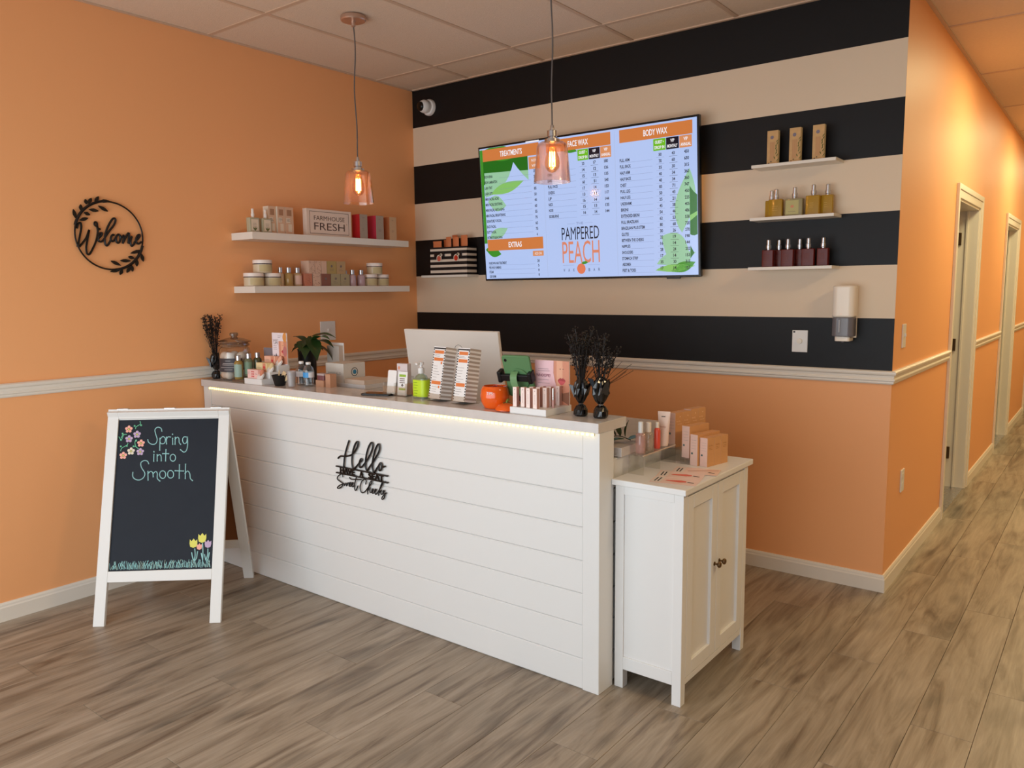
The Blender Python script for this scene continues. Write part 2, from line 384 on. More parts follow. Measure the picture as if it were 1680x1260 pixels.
ag = M().box(0, .018, YW, 0, H-.003, H+.02, GRID).box(0, W, -.018, 0, H-.003, H+.02, GRID).box(W, W+.018, 0, 9.1, H-.003, H+.02, GRID)
ag.build('wall_angle', ce)
for x, y in ((3.95, 1.6), (3.95, 4.2), (3.95, 6.8), (5.2, -1.6)):
    lt = thing('ceiling_light', 'square recessed ceiling light panel %s' % {1.6: 'nearest in the hallway', 4.2: 'in the middle of the hallway', 6.8: 'farthest down the hallway', -1.6: 'at the right side of the reception room'}[y], 'light', (x, y, H))
    M().box(-.30, .30, -.30, -.285, -.008, .0, WHITE).box(-.30, .30, .285, .30, -.008, .0, WHITE).box(-.30, -.285, -.3, .3, -.008, 0, WHITE).box(.285, .30, -.3, .3, -.008, 0, WHITE).build('frame', lt)
    M().box(-.285, .285, -.285, .285, -.004, 0, mat('lit_diffuser', (255, 214, 150), .5, emit=2.5)).build('diffuser', lt)
WELCOME=[[-155,27,-148,49,-136,54,-134,34,-143,-5,-153,-45,-150,-59,-136,-44,-115,-16,-101,17,-98,23],[-98,23,-110,-27,-118,-63,-116,-91,-104,-93,-87,-66,-68,-26,-58,15,-60,39,-71,50,-68,62,-59,59,-58,43,-53,29,-45,32],[-64,-21,-45,-4,-38,10,-46,11,-57,-5,-57,-27,-45,-31,-32,-20,-6,18,21,51,33,76,28,87,15,79,-8,42,-23,1,-27,-32,-20,-50,-8,-39,4,-18],[22,3,14,6,5,-6,3,-22,12,-27,22,-18,32,-1],[43,10,32,-1,28,-21,36,-34,46,-27,52,-6,45,9,58,-4,71,5,61,-36],[61,-36,79,-3,97,19,90,-35],[90,-35,111,3,101,-26,106,-47,119,-36,124,-25,142,-8,152,9,143,11,131,-9,132,-27,143,-34,158,-22]]
WLEAF=[[-156,74,-166,118],[-130,113,-130,143],[-101,145,-107,170],[-93,149,-77,178],[-63,157,-42,189],[-43,165,9,170],[-47,143,-1,118],[-93,122,-47,117],[-117,106,-89,95],[-141,67,-99,80],[156,-66,97,-84],[116,-109,85,-100],[96,-122,42,-121],[44,-146,-5,-123],[154,-83,162,-124],[129,-113,126,-149],[99,-142,103,-176],[92,-151,72,-182],[52,-164,37,-193],[39,-168,-11,-177]]
HELLO=[[21,19,3,-17,-15,-64,-24,-114],[-62,-76,-44,-63,-12,-60,28,-50,55,-32,78,-3,83,16,75,19,59,1,44,-33,36,-70,37,-100,47,-112,65,-99,88,-78,105,-64,99,-58,88,-75,85,-93,97,-99,117,-83,153,-44,178,-3,181,21,171,25,153,3,137,-34,129,-70,129,-96,140,-107,155,-90,190,-51,221,-9,226,17,218,24,201,3,185,-34,175,-70,176,-99,188,-108,203,-90,216,-76],[229,-60,216,-76,217,-93,228,-95,236,-82,235,-65,229,-61,243,-76,259,-72],[-33,-162,-35,-150,-48,-150,-69,-165,-72,-178,-50,-187,-35,-194,-42,-209,-63,-221,-75,-220,-60,-207,-28,-193,-24,-202,-12,-188,-8,-201,4,-184,12,-198],[12,-199,21,-183,15,-182,10,-197,18,-200,30,-192,39,-180,33,-180,28,-194,36,-199,47,-191],[63,-149,53,-175,47,-200,53,-214,64,-204,72,-188],[14,-157,27,-164,58,-160,97,-156],[126,-174,129,-156,118,-151,98,-166,87,-191,90,-212,105,-217,125,-204,142,-186,164,-165,167,-153,156,-160,145,-183,138,-198,137,-219],[138,-204,151,-186,154,-205,163,-207,176,-193,170,-189,165,-203,173,-209,186,-200,195,-190,189,-188,184,-203,192,-211,202,-203],[202,-203,226,-174,240,-154,238,-146,227,-165,215,-190,210,-214],[213,-202,230,-185,223,-197,233,-205,248,-188,244,-185,240,-195,250,-202,247,-217,237,-227,230,-224,241,-209,262,-193]]
CHALK=[[-31,893,-36,909,-52,915,-64,904,-60,883,-51,856,-57,836,-75,833,-91,844,-95,858],[-38,861,-36,804],[-38,856,-26,869,-14,861,-14,840,-27,834,-36,840],[-8,866,-6,834],[-8,855,-1,867,10,866],[21,860,23,831],[19,880,20,879],[33,864,34,831],[33,855,43,865,51,857,53,839,60,830],[90,864,73,865,68,851,75,834,87,838,90,859],[90,864,93,827,89,801,77,792,61,804],[-62,784,-61,752],[-63,798,-62,796],[-47,783,-45,753],[-46,776,-36,783,-28,775,-26,753],[-7,806,-6,752],[-21,787,6,786],[40,766,39,758,35,752,29,750,22,752,17,758,15,766,16,775,21,781,27,783,33,780,38,774,40,766],[-83,738,-90,752,-105,756,-120,746,-116,723,-99,697,-103,676,-122,664,-143,669,-154,683,-154,703],[-85,704,-82,663],[-84,694,-72,704,-62,696,-59,678],[-60,693,-49,703,-41,693,-40,670,-27,657],[-2,687,-3,678,-8,671,-15,669,-22,672,-27,678,-30,687,-29,696,-24,703,-17,705,-10,703,-4,696,-2,687],[35,687,34,678,29,672,22,670,15,672,9,679,7,688,8,697,13,704,20,706,27,703,33,696,35,687],[60,732,62,668],[41,704,79,702],[88,734,90,666],[88,690,99,702,110,689,114,666,124,656]]
SPRIG=[[-155,908,-153,919,-134,932,-137,945],[-231,873,-218,857,-209,881,-194,883],[-210,886,-221,865],[-218,803,-213,818,-191,831,-186,841],[-149,858,-154,843,-147,822,-132,811],[-158,825,-147,822]]
SLEAF=[[-160,923],[-130,926],[-214,887],[-219,857],[-218,826],[-190,828],[-149,852],[-159,825]]
FLOWER=[[-187,908],[-147,882],[-183,861],[-126,839],[-127,798],[-170,802],[-205,782]]
TULIP=[[143,363],[182,386],[171,347],[210,358]]
TSTEM=[[150,339,154,309,149,280],[137,322,144,293,151,283],[164,326,161,297,153,283],[185,363,189,317,189,283],[181,317,189,285],[211,337,211,308,203,283],[219,320,214,291,208,283],[196,312,203,285]]
# ================================================================ COUNTER
YF, YB, ZT = -1.70, -1.60, 1.03
co = thing('reception_counter', 'long white shiplap reception counter with raised ledge and a lower wing', 'counter', (0, 0, 0))
gz = [0, .120, .252, .376, .503, .631, .760, .890, .993]
for i in range(8):
    M().box(.07, 2.50, YF, YF+.016, gz[i]+.0004, gz[i+1]-.0004, WOODW).build('plank', co, bevel=.0042, seg=1)
M().box(.003, .071, YF-.002, YB, 0, .993, WOODW).build('corner_post', co, bevel=.002)
M().box(2.499, 2.57, YF-.002, YB, 0, .993, WOODW).build('corner_post', co, bevel=.002)
M().box(.06, 2.51, YF+.013, YB, 0, .99, WOODW).build('inner_wall', co)
M().box(.003, 2.573, -1.715, -1.515, .993, ZT, TOPW).build('ledge_top', co, bevel=.0015)
for i in range(7): M().box(2.535, 2.553, -1.60, -.93, gz[i]+.003, min(gz[i+1], .878)-.003, WOODW).build('plank', co, bevel=.004)
M().box(2.47, 2.537, -1.60, -.93, 0, .876, WOODW).build('wing_wall', co)
M().box(1.98, 2.570, -1.545, -.90, .878, .913, TOPW).build('wing_top', co, bevel=.0015)
M().box(.03, 1.98, -1.598, -.85, .72, .755, TOPW).build('desk_top', co, bevel=.002)
M().box(.03, .06, -1.58, -.88, 0, .72, WOODW).box(1.95, 1.98, -1.58, -.92, 0, .88, WOODW).build('desk_side', co)
ls = thing('led_strip', 'glowing yellow LED strip under the ledge of the white counter', 'light strip', (0, 0, 0))
M().box(.075, 2.55, -1.7085, -1.7035, .982, .993, mat('strip_tape', (240, 236, 214), .5)).build('tape', ls)
LED = mat('led_warm', (255, 226, 120), .5, emit=5.5, ecol=(255, 218, 110))
lb = M()
n = 118
for i in range(n):
    x = .08+i*(2.545-.08)/(n-1); lb.box(x-.0055, x+.0055, -1.712, -1.708, .9815, .9895, LED)
lb.build('diode', ls, kind='stuff')
# ---- Hello sign
def strokes(m, L, r, matl, y=0, k=4, flat_=None, plane='xz'):
    for q in L:
        P = [(q[i]/1000, q[i+1]/1000) for i in range(0, len(q), 2)]
        if len(P) > 2: P = smooth_pts(P, k)
        P3 = [(a, y, b) if plane == 'xz' else (y, a, b) for a, b in P]
        m.tube(P3, r, matl, 6)
LAC = mat('black_lacquered_wood', (14, 12, 12), .35)
hs = thing('lettering_sign', 'black cut-out lettering sign reading Hello have a seat Sweet Cheeks on counter front', 'sign', (1.2, -1.70, .80))
m = M(True); strokes(m, HELLO[:3], .0044, LAC, -.009); m.build('hello_lettering', hs)
m = M(True); strokes(m, HELLO[3:], .0029, LAC, -.009); m.build('sweet_cheeks_lettering', hs)
m = M(); m.box(-.078, .274, -.013, -.005, -.1175, -.1115, LAC).box(-.078, .274, -.013, -.005, -.1485, -.1425, LAC)
for s_, x in (('HAVE', .0), ('A', .098), ('SEAT', .196)):
    for yy in (-.012, -.009, -.006): m.text(s_, x, -.143, .024 if len(s_) == 1 else .100, .026, LAC, y=yy, off=.02)
m.build('have_a_seat_band', hs)
m = M()
for x, z in ((-.03, -.114), (.15, -.114), (.25, -.145), (.05, -.145)): m.box(x-.004, x+.004, -.006, 0, z-.003, z+.003, LAC)
m.build('standoff', hs)
# ---- Welcome sign
ws = thing('welcome_wreath_sign', 'round black wreath sign with script word Welcome on left peach wall', 'sign', (0, -2.165, 1.793))
m = M(True); P = [(.011, .1665*math.cos(2*PI*i/64), .1665*math.sin(2*PI*i/64)) for i in range(65)]
m.tube(P, .0042, LAC, 6)
for a0, a1 in ((95, 165), (-85, -15)):
    P = [(.011, .168*math.cos(R(a)), .168*math.sin(R(a))) for a in range(a0, a1+1, 5)]; m.tube(P, .007, LAC, 6)
m.build('ring', ws)
m = M(True); strokes(m, WELCOME, .0052, LAC, .011, plane='yz'); m.build('welcome_lettering', ws)
def flat_leaf(m, a, b, w, x=.011, th=.005, mt=LAC):
    ax, az = a; bx_, bz_ = b; dx, dz = bx_-ax, bz_-az; L = math.hypot(dx, dz); nx, nz = -dz/L, dx/L
    prof = [(0, .12), (.2, .62), (.45, 1), (.7, .85), (.9, .4), (1, .02)]
    pts = [(ax+dx*t+nx*w*h_, az+dz*t+nz*w*h_) for t, h_ in prof]+[(ax+dx*t-nx*w*h_, az+dz*t-nz*w*h_) for t, h_ in prof[::-1]]
    n = len(pts); vs = [(x-th/2, p, q) for p, q in pts]+[(x+th/2, p, q) for p, q in pts]
    m.add(vs, [tuple(range(n)), tuple(range(n, 2*n))[::-1]]+[(i, (i+1) % n, (i+1) % n+n, i+n) for i in range(n)], mt)
for q in WLEAF:
    m = M(); flat_leaf(m, (q[0]/1000, q[1]/1000), (q[2]/1000, q[3]/1000), .0085); m.build('leaf', ws)
m = M()
for a in (90, 200, 330): m.box(0, .009, .166*math.cos(R(a))-.003, .166*math.cos(R(a))+.003, .166*math.sin(R(a))-.003, .166*math.sin(R(a))+.003, LAC)
m.build('standoff', ws)
# ================================================================ CABINET
cb = thing('storage_cabinet', 'slim white two-door cabinet on legs beside the reception counter', 'cabinet', (2.578, -1.60, 0))
cw, cd, ch = .274, .60, .788      # x width, y length, body height (doors face +x)
for x in (0, cw-.036):
    for y in (0, cd-.036): M().box(x, x+.036, y, y+.036, 0, ch, WHITE).build('leg', cb, bevel=.0015)
m = M().box(.036, cw-.036, .006, .018, .115, ch, WHITE); m.build('side_panel', cb)
M().box(.036, cw-.036, 0, .018, .075, .125, WHITE).build('side_rail', cb, bevel=.0015); M().box(.036, cw-.036, 0, .018, ch-.035, ch, WHITE).build('side_rail', cb, bevel=.0015)
M().box(.036, cw-.036, cd-.018, cd, .075, ch, WHITE).build('side_panel', cb)
M().box(.0, .012, .036, cd-.036, .075, ch, WHITE).build('back_panel', cb)
M().box(.012, cw-.02, .018, cd-.018, .09, .105, WHITE).build('bottom_shelf', cb)
M().box(cw-.018, cw-.002, .036, cd-.036, .072, .094, WHITE).build('front_rail', cb, bevel=.001); M().box(cw-.018, cw-.002, .036, cd-.036, ch-.012, ch, WHITE).build('front_rail', cb, bevel=.001)
M().box(-.007, .289, -.018, cd+.016, ch, .81, WHITE).build('top', cb, bevel=.003)
def cab_door(y0, y1, ky, cb=cb):
    z0, z1 = .098, ch-.015; s = .05; x0, x1 = cw-.018, cw
    m = M().box(x0, x1, y0, y0+s, z0, z1, WHITE).box(x0, x1, y1-s, y1, z0, z1, WHITE).box(x0, x1, y0+s, y1-s, z0, z0+s, WHITE).box(x0, x1, y0+s, y1-s, z1-s, z1, WHITE)
    d = m.build('door', cb, bevel=.002)
    M().box(x0, x1-.011, y0+s-.004, y1-s+.004, z0+s-.004, z1-s+.004, WHITE).build('door_panel', d)
    k = M(True); k.at(x1, ky, .46, ry=R(90)); k.lathe([(.008, 0), (.008, .002), (.004, .004), (.004, .012), (.010, .016), (.0125, .021), (.010, .026), (.004, .028), (.0001, .0285)], BRONZE, 16)
    k.build('knob', d)
cab_door(.037, .2985, .277); cab_door(.3005, .563, .323)
# ================================================================ SANDWICH BOARD
sb = thing('sandwich_board', 'white A-frame chalkboard sign lettered Spring into Smooth standing on floor', 'chalkboard sign', (.421, -2.135, 0), R(41.2))
BS = mat('chalkboard_slate', (26, 31, 41), .55, vary=.06, vscale=3, spec=.25); MDF = mat('brown_hardboard', (120, 70, 28), .6)
Lb = 1.0045; tilt = math.atan2(.31, .955)
def aframe(name, sgn):
    e = bpy.data.objects.new(name, None); COL.objects.link(e); e.parent = sb; e.empty_display_size = .05
    # local: x across, z along the slope from the floor, y thickness ; sgn -1 front leaf
    e.location = (0, -.31 if sgn < 0 else .285, 0)
    e.rotation_euler = (-tilt if sgn < 0 else tilt*.93, 0, 0)
    y0, y1 = (0, .02) if sgn < 0 else (-.02, 0)
    a = .285 if sgn < 0 else .285; Lh = Lb if sgn < 0 else Lb*.985
    f0 = .0
    for sx in (-1, 1):
        M().box(min(sx*a, sx*(a-.05)), max(sx*a, sx*(a-.05)), y0, y1, .001, Lh, WOODW).build('stile', e, bevel=.0015)
    M().box(-a+.05, a-.05, y0, y1, Lh-.047, Lh, WOODW).build('rail', e, bevel=.0015)
    M().box(-a+.05, a-.05, y0, y1, .196, .245, WOODW).build('rail', e, bevel=.0015)
    if sgn < 0:
        M().box(-a+.049, a-.049, .009, .0125, .243, Lh-.045, BS).build('chalkboard', e)
        M().box(-a+.045, a-.045, .0127, .0145, .24, Lh-.04, MDF).build('backing', e)
    else:
        M().box(-a+.049, a-.049, -.0110, -.0075, .243, Lh-.045, BS).build('chalkboard', e)
        M().box(-a+.049, a-.049, -.0130, -.0113, .243, Lh-.045, MDF).build('backing', e)
    return e
ff = aframe('front_frame', -1); rf = aframe('rear_frame', 1)
for x in (-.22, .0, .22): M().box(x-.025, x+.025, .0, .022, Lb*math.cos(tilt)-.004, Lb*math.cos(tilt)+.001, SILV).build('hinge', sb)
CK = mat('mint_chalk', (160, 212, 214), .8); CP = mat('pink_chalk', (244, 176, 160), .8); CL = mat('lilac_chalk', (196, 170, 200), .8)
CY = mat('yellow_chalk', (226, 222, 110), .8); CC = mat('cream_chalk', (230, 220, 200), .8); CG = mat('green_chalk', (120, 205, 165), .8)
m = M(); strokes(m, CHALK, .0021, CK, .0085, k=3)
for q in CHALK:
    for i in (0, len(q)-2):
        if len(q) < 20: m.sph((q[i]/1000, .0085, q[i+1]/1000), .0032, CK, 6)
m.build('chalk_lettering', ff)
m = M()
strokes(m, SPRIG, .0016, CG, .0085, k=3)
for (x, z), c in zip(FLOWER, (CP, CL, CL, CP, CL, CC, CP)):
    x /= 1000; z /= 1000
    for k in range(5):
        a = 2*PI*k/5+.3; m.at(x+.0115*math.cos(a), .0088, z+.0115*math.sin(a)); m.add([(.0068*math.cos(2*PI*i/10), 0, .0068*math.sin(2*PI*i/10)) for i in range(10)], [tuple(range(10))], c)
    m.at(x, .0086, z); m.add([(.004*math.cos(2*PI*i/8), 0, .004*math.sin(2*PI*i/8)) for i in range(8)], [tuple(range(8))], CY)
m.at()
for x, z in SLEAF: m.sph((x/1000, .0085, z/1000), .0048, CG, 8)
m.build('chalk_flowers', ff, keep=True)
m = M()
for q, c, s_ in zip(TULIP, (CY, CY, CP, CL), (1, 1.05, .7, .85)):
    m.at(q[0]/1000, .0086, q[1]/1000)
    P = [(0, -.021), (.014, -.016), (.018, 0), (.017, .018), (.009, .010), (0, .022), (-.009, .010), (-.017, .018), (-.018, 0), (-.014, -.016)]
    m.add([(a*s_, -.0001*(c is not CP), b*s_) for a, b in P], [tuple(range(10))], c)
m.at(); strokes(m, TSTEM, .0024, CK, .0085, k=3); m.build('chalk_tulips', ff, keep=True)
m = M(); rg = random.Random(3)
for i in range(120):
    x = -.228+i*.455/119+rg.uniform(-.003, .003); h = rg.uniform(.022, .042); dx = rg.uniform(-.016, .016)
    m.tube([(x, .0088, .25+rg.uniform(0, .006)), (x+dx*.3, .0088, .25+h*.5), (x+dx, .0088, .25+h)], .0011, CK if rg.random() > .3 else mat('pale_chalk', (176, 200, 188), .8), 4)
m.build('chalk_grass', ff, kind='stuff')
# ================================================================ TELEVISION
a_t = math.atan(.06/.85)
tv = thing('television', 'large wall-mounted menu screen listing wax treatments and prices', 'television', (.70, -.07, 1.568), 0, rx=a_t)
TWd, THt = 1.508, .845
M().box(0, TWd, .002, .03, 0, THt, BLK2).build('bezel', tv, bevel=.003)
M().box(.1, TWd-.1, .03, .05, .1, THt-.2, BLACK).build('rear_housing', tv, bevel=.01)
M().box(TWd-.2, TWd-.12, -.001, .01, -.008, .004, BLK2).build('sensor', tv)
SCR = mat('lit_screen', (20, 22, 26), .08, emit=1.0, ecol=(176, 196, 240))
sc = M().box(.012, TWd-.012, 0, .004, .012, THt-.012, SCR).build('screen', tv)
def em(n, c, s=1): return mat('screen_'+n, (10, 10, 10), .1, emit=s, ecol=c)
EO = em('orange', (204, 120, 62)); EO2 = em('light_orange', (214, 140, 92)); EK = em('ink', (26, 32, 48)); EG = em('lime', (106, 182, 30)); ENV = em('navy', (14, 18, 34)); EWt = em('white', (240, 236, 240))
EP = em('peach_text', (216, 132, 104)); ELN = em('rule', (120, 132, 170)); L1 = em('leaf_dark', (22, 104, 24)); L2 = em('leaf_mid', (60, 140, 40)); L3 = em('leaf_pale', (148, 196, 160)); L4 = em('leaf_light', (130, 190, 100)); EPE = em('peach_fruit', (222, 120, 84)); EGY = em('grey', (168, 182, 214))
def q4(m, x0, x1, z0, z1, mt, y): m.add([(x0, y, z0), (x1, y, z0), (x1, y, z1), (x0, y, z1)], [(0, 1, 2, 3)], mt)
def poly(m, P, mt, y): m.add([(a, y, b) for a, b in P], [tuple(range(len(P)))], mt)
m = M()
def leafp(cx, cz, L, w, ang, mt, y, clip=None):
    P = []
    for i in range(15): t = i/14; P.append((t*L, w*math.sin(PI*t**.8)))
    for i in range(13, 0, -1): t = i/14; P.append((t*L, -w*.9*math.sin(PI*t**1.1)))
    c, s_ = math.cos(R(ang)), math.sin(R(ang))
    Q = [(cx+a*c-b*s_, cz+a*s_+b*c) for a, b in P]
    Q = [(min(max(a, .013), TWd-.013), min(max(b, .013), THt-.013)) for a, b in Q]
    poly(m, Q, mt, y)
y1 = -.0006
q4(m, .013, .036, .24, .825, L2, y1)
poly(m, [(.036, .755), (.39, .755), (.39, .62), (.35, .648), (.31, .688), (.278, .728), (.262, .688), (.24, .655), (.20, .63), (.10, .60), (.036, .61)][::-1], L1, y1-.0001)
leafp(.02, .80, .32, .05, -4, L2, y1-.0002); leafp(.60, .80, .16, .03, -22, L2, y1-.0002)
m.build('leaf_artwork', sc, keep=True)
m = M()
poly(m, [(.042, .682), (.253, .676), (.24, .648), (.20, .60), (.13, .55), (.042, .53)][::-1], L3, -.0008); poly(m, [(.325, .672), (.39, .670), (.39, .61), (.35, .645)][::-1], L3, -.0008)
leafp(.09, .545, .27, .035, 14, L4, -.0011); leafp(.06, .50, .15, .05, -12, L3, -.0010); leafp(.06, .27, .16, .035, 22, L3, -.0010)
leafp(.02, .20, .13, .035, -14, L2, -.0010)
leafp(1.405, .24, .34, .06, 82, L3, -.0009)
leafp(1.28, .225, .22, .075, -38, L3, -.0009); leafp(1.25, .075, .24, .04, 14, L3, -.0010); leafp(1.24, .040, .24, .022, 5, L4, -.0012); leafp(1.34, .03, .15, .03, 20, L2, -.0012)
poly(m, [(1.452, .485), (1.462, .47), (1.476, .452), (1.495, .436), (1.495, .228), (1.478, .222), (1.462, .224), (1.452, .23)][::-1], L1, -.0013); poly(m, [(1.452, .33), (1.495, .35), (1.495, .33), (1.452, .30)][::-1], L4, -.0015); poly(m, [(1.452, .17), (1.475, .13), (1.452, .10)][::-1], L1, -.0013)
m.build('leaf_artwork', sc, keep=True)
m = M(); y2 = -.0016
q4(m, .037, .477, .752, .824, EO, y2); q4(m, .53, .975, .752, .822, EO, y2); q4(m, 1.032, 1.472, .752, .822, EO, y2); q4(m, .038, .479, .192, .264, EO, y2)
q4(m, .397, .479, .148, .180, EO2, y2); q4(m, .397, .479, .672, .744, EO2, y2)
for x0 in (.751, 1.242):
    q4(m, x0, x0+.074, .686, .748, EG, y2); q4(m, x0+.077, x0+.151, .686, .748, ENV, y2); q4(m, x0+.154, x0+.226, .686, .748, EO2, y2)
q4(m, .504, .506, .02, .70, EGY, y2); q4(m, 1.0, 1.002, .02, .82, EGY, y2)
q4(m, .38, .48, .83, .838, EWt, y2)
m.build('header_banner', sc, keep=True)
m = M(); y3 = -.0022
for s_, x, z, w in (('TREATMENTS', .263, .770, .172), ('FACE WAX', .756, .770, .140), ('BODY WAX', 1.255, .770, .144), ('EXTRAS', .262, .209, .104)): m.text(s_, x, z, w, .034, EWt, y3, off=.02)
m.text('ADD ON', .438, .156, .052, .015, EWt, y3); m.text('NON', .438, .715, .04, .016, EWt, y3); m.text('VIP', .438, .684, .04, .016, EWt, y3)
for x0 in (.751, 1.242):
    for k, (a, b) in enumerate((('GUEST •', 'DROP IN'), ('VIP', 'MONTHLY'), ('VIP', 'ANNUAL'))):
        xc = x0+.037+k*.077; m.text(a, xc, .722, .052 if k == 0 else .024, .017, EWt, y3, off=.03); m.text(b, xc, .694, .06, .017, EWt, y3, off=.03)
m.build('header_lettering', sc, keep=True)
m = M()
def rowt(s_, x, z, cw_=.0078, h=.0175, al='L'): m.text(s_, x, z, max(.004, cw_*len(s_)), h, EK, y3, al, off=.028)
T1 = ['BROW HENNA', 'BROW LAMINATION', 'LASH TINT', 'LASH LIFT', 'MINI FACIAL ACNE', 'MINI FACIAL SOOTHING', 'MINI FACIAL ANTI-AGING', 'MINI FACIAL BRIGHTENING', 'SIGNATURE V-FACIAL', 'BACK FACIAL', 'BUTT FACIAL', 'INTIMATE BLEACHING']
P1 = ['35', '75', '25', '85', '50', '45', '60', '55', '75', '65', '75', '+']
for i, (a, b) in enumerate(zip(T1, P1)):
    z = .648-i*.0346; rowt(a, .041, z, .0068); q4(m, .16, .41, z-.006, z-.005, ELN, y3); rowt(b, .438, z+.004, .0085, al='C')
for i, (a, b) in enumerate((('INGROWN HAIR TREATMENT', '20'), ('PRE-WAX NUMBING', '5'), ('STEAM', '8'), ('CBD BOMB', '8'))):
    z = .105-i*.0285; rowt(a, .041, z, .0066, .016); q4(m, .041, .41, z-.006, z-.005, ELN, y3); rowt(b, .438, z+.006, .0085, .016, 'C')
T2 = ['EYEBROWS', 'CHIN', 'EARS', 'FULL FACE', 'CHEEKS', 'LIP', 'NECK', 'NOSE', 'SIDEBURNS']
P2 = [('20', '17', '180'), ('14', '12', '126'), ('15', '13', '135'), ('60', '51', '540'), ('17', '14', '153'), ('13', '11', '117'), ('16', '14', '144'), ('15', '13', '135'), ('16', '14', '144')]
for i, (a, b) in enumerate(zip(T2, P2)):
    z = .652-i*.0348; rowt(a, .533, z-.002 if i < 8 else z-.003); q4(m, .533, .735, z-.009, z-.008, ELN, y3)
    for k in range(3): rowt(b[k], (.788, .865, .942)[k], z+.006, .0085, al='C'); 
    for k in range(2): q4(m, (.762, .840)[k], (.812, .890)[k], z-.002, z-.0006, EK if k else ELN, y3)
T3 = ['FULL ARM', 'FULL BACK', 'HALF ARM', 'HALF BACK', 'CHEST', 'FULL LEG', 'HALF LEG', 'UNDERARMS', 'BIKINI', 'EXTENDED BIKINI', 'FULL BRAZILIAN', 'BRAZILIAN PLUS STEM', 'GLUTES', 'BETWEEN THE CHEEKS', 'NIPPLES', 'SHOULDERS', 'STOMACH STRIP', 'ABDOMEN', 'FEET & TOES']
P3 = ['50 43 450', '70 60 630', '35 30 315', '40 34 360', '40 34 360', '83 71 747', '50 43 450', '25 21 225', '45 38 405', '54 46 486', '62 53 558', '80 68 720', '30 26 270', '22 19 198', '16 14 144', '28 24 252', '17 14 153', '35 30 315', '17 14 153']
for i, (a, b) in enumerate(zip(T3, P3)):
    z = .648-i*.0340; rowt(a, 1.031, z); q4(m, 1.031, 1.235, z-.006, z-.005, ELN, y3)
    for k, c in enumerate(b.split()): rowt(c, (1.282, 1.360, 1.437)[k], z+.008, .0088, al='C')
    q4(m, 1.336, 1.384, z+.0, z+.0014, EK, y3); q4(m, 1.258, 1.306, z+.001, z+.002, ELN, y3)
m.build('menu_lettering', sc, keep=True)
m = M()
m.text('THE', .75, .322, .05, .014, ELN, y3); q4(m, .66, .715, .328, .329, ELN, y3); q4(m, .785, .84, .328, .329, ELN, y3)
m.text('PAMPERED', .75, .235, .262, .074, EK, y3); m.text('PEACH', .75, .096, .262, .130, EP, y3)
for i, c in enumerate('WAX'): m.text(c, .628+i*.034, .046, .011, .018, EK, y3)
for i, c in enumerate('BAR'): m.text(c, .806+i*.034, .046, .011, .018, EK, y3)
q4(m, .62, .70, .084, .085, ELN, y3); q4(m, .80, .88, .084, .085, ELN, y3)
poly(m, [(.750+.030*math.cos(2*PI*i/24), .062+.031*math.sin(2*PI*i/24)) for i in range(24)], EPE, y3-.0002)
poly(m, [(.752, .094), (.763, .103), (.785, .106), (.800, .098), (.785, .090), (.765, .088)], L2, y3-.0004)
m.build('logo_lettering', sc, keep=True)
bk = M()
BKL = mat('backlight_led', (255, 190, 90), .5, emit=22, ecol=(255, 178, 80))
bk.box(.15, TWd-.15, .0505, .053, THt-.215, THt-.207, BKL).box(TWd-.12, TWd-.112, .0505, .053, .12, THt-.22, BKL).box(.15, TWd-.15, .0505, .053, .103, .111, BKL)
bk.build('backlight_strip', tv)
M().box(.55, .95, .05, .066, .3, .6, BLACK).build('wall_bracket', tv)
# ================================================================ PENDANTS
SHD = thin_glass('blush_glass', (255, 242, 234), .6, .03, body=.03, bodyc=(250, 205, 185))
CORD = mat('grey_cord', (92, 86, 84), .7); FIL = mat('filament_glow', (255, 200, 120), .5, emit=22, ecol=(255, 206, 130))
BULB = thin_glass('amber_bulb_glass', (255, 232, 196), .5, .02)
def pendant(label, x, y, wob):
    t = thing('pendant_lamp', label, 'lamp', (x, y, H), 0, 'pendant lamps above the counter')
    M(True).lathe([(.0001, -.003), (.062, -.003), (.064, -.010), (.064, -.020), (.060, -.025), (.012, -.028), (.011, -.05), (.004, -.055)], ROSE, 32, False).build('canopy', t)
    P = [(0, 0, -.04)]+[(wob*.006*math.sin(k*1.3), wob*.003*math.sin(k*.9), -.04-(.67*k/8)) for k in range(1, 8)]+[(0, 0, -.712)]
    M(True).tube(smooth_pts(P, 3), .0032, CORD, 8).build('cord', t)
    M(True).lathe([(.006, -.695), (.009, -.705), (.009, -.715), (.021, -.719), (.021, -.742), (.017, -.745), (.017, -.750), (.032, -.753), (.033, -.766), (.028, -.768), (.0001, -.768)], SILV, 24).build('socket', t)
    M(True).lathe([(.030, -.764), (.050, -.766), (.060, -.772), (.065, -.784), (.072, -.86), (.079, -.930), (.077, -.931), (.070, -.86), (.063, -.785), (.058, -.775), (.048, -.770), (.030, -.768)], SHD, 40, False).build('shade', t)
    b = M(True).lathe([(.013, -.768), (.013, -.79), (.019, -.805), (.029, -.83), (.032, -.852), (.028, -.872), (.014, -.887), (.0001, -.892)], BULB, 24, False).build('bulb', t)
    f = M(True)
    for k in range(6):
        a = 2*PI*k/6; c, s_ = .011*math.cos(a), .011*math.sin(a); f.tube([(c, s_, -.805), (c*1.1, s_*1.1, -.865)], .0022, FIL, 5)
    f.build('filament', b)
    l = bpy.data.lights.new('bulb_light', 'POINT'); l.energy = 1.2; l.color = (1, .66, .34); l.shadow_soft_size = .011
    lo = bpy.data.objects.new('bulb_light', l); COL.objects.link(lo); lo.location = (x, y, H-.835)
pendant('left pendant lamp with blush glass shade hanging before the left peach wall', .845, -1.27, 1)
pendant('right pendant lamp with blush glass shade hanging in front of the screen', 2.068, -1.27, -.6)
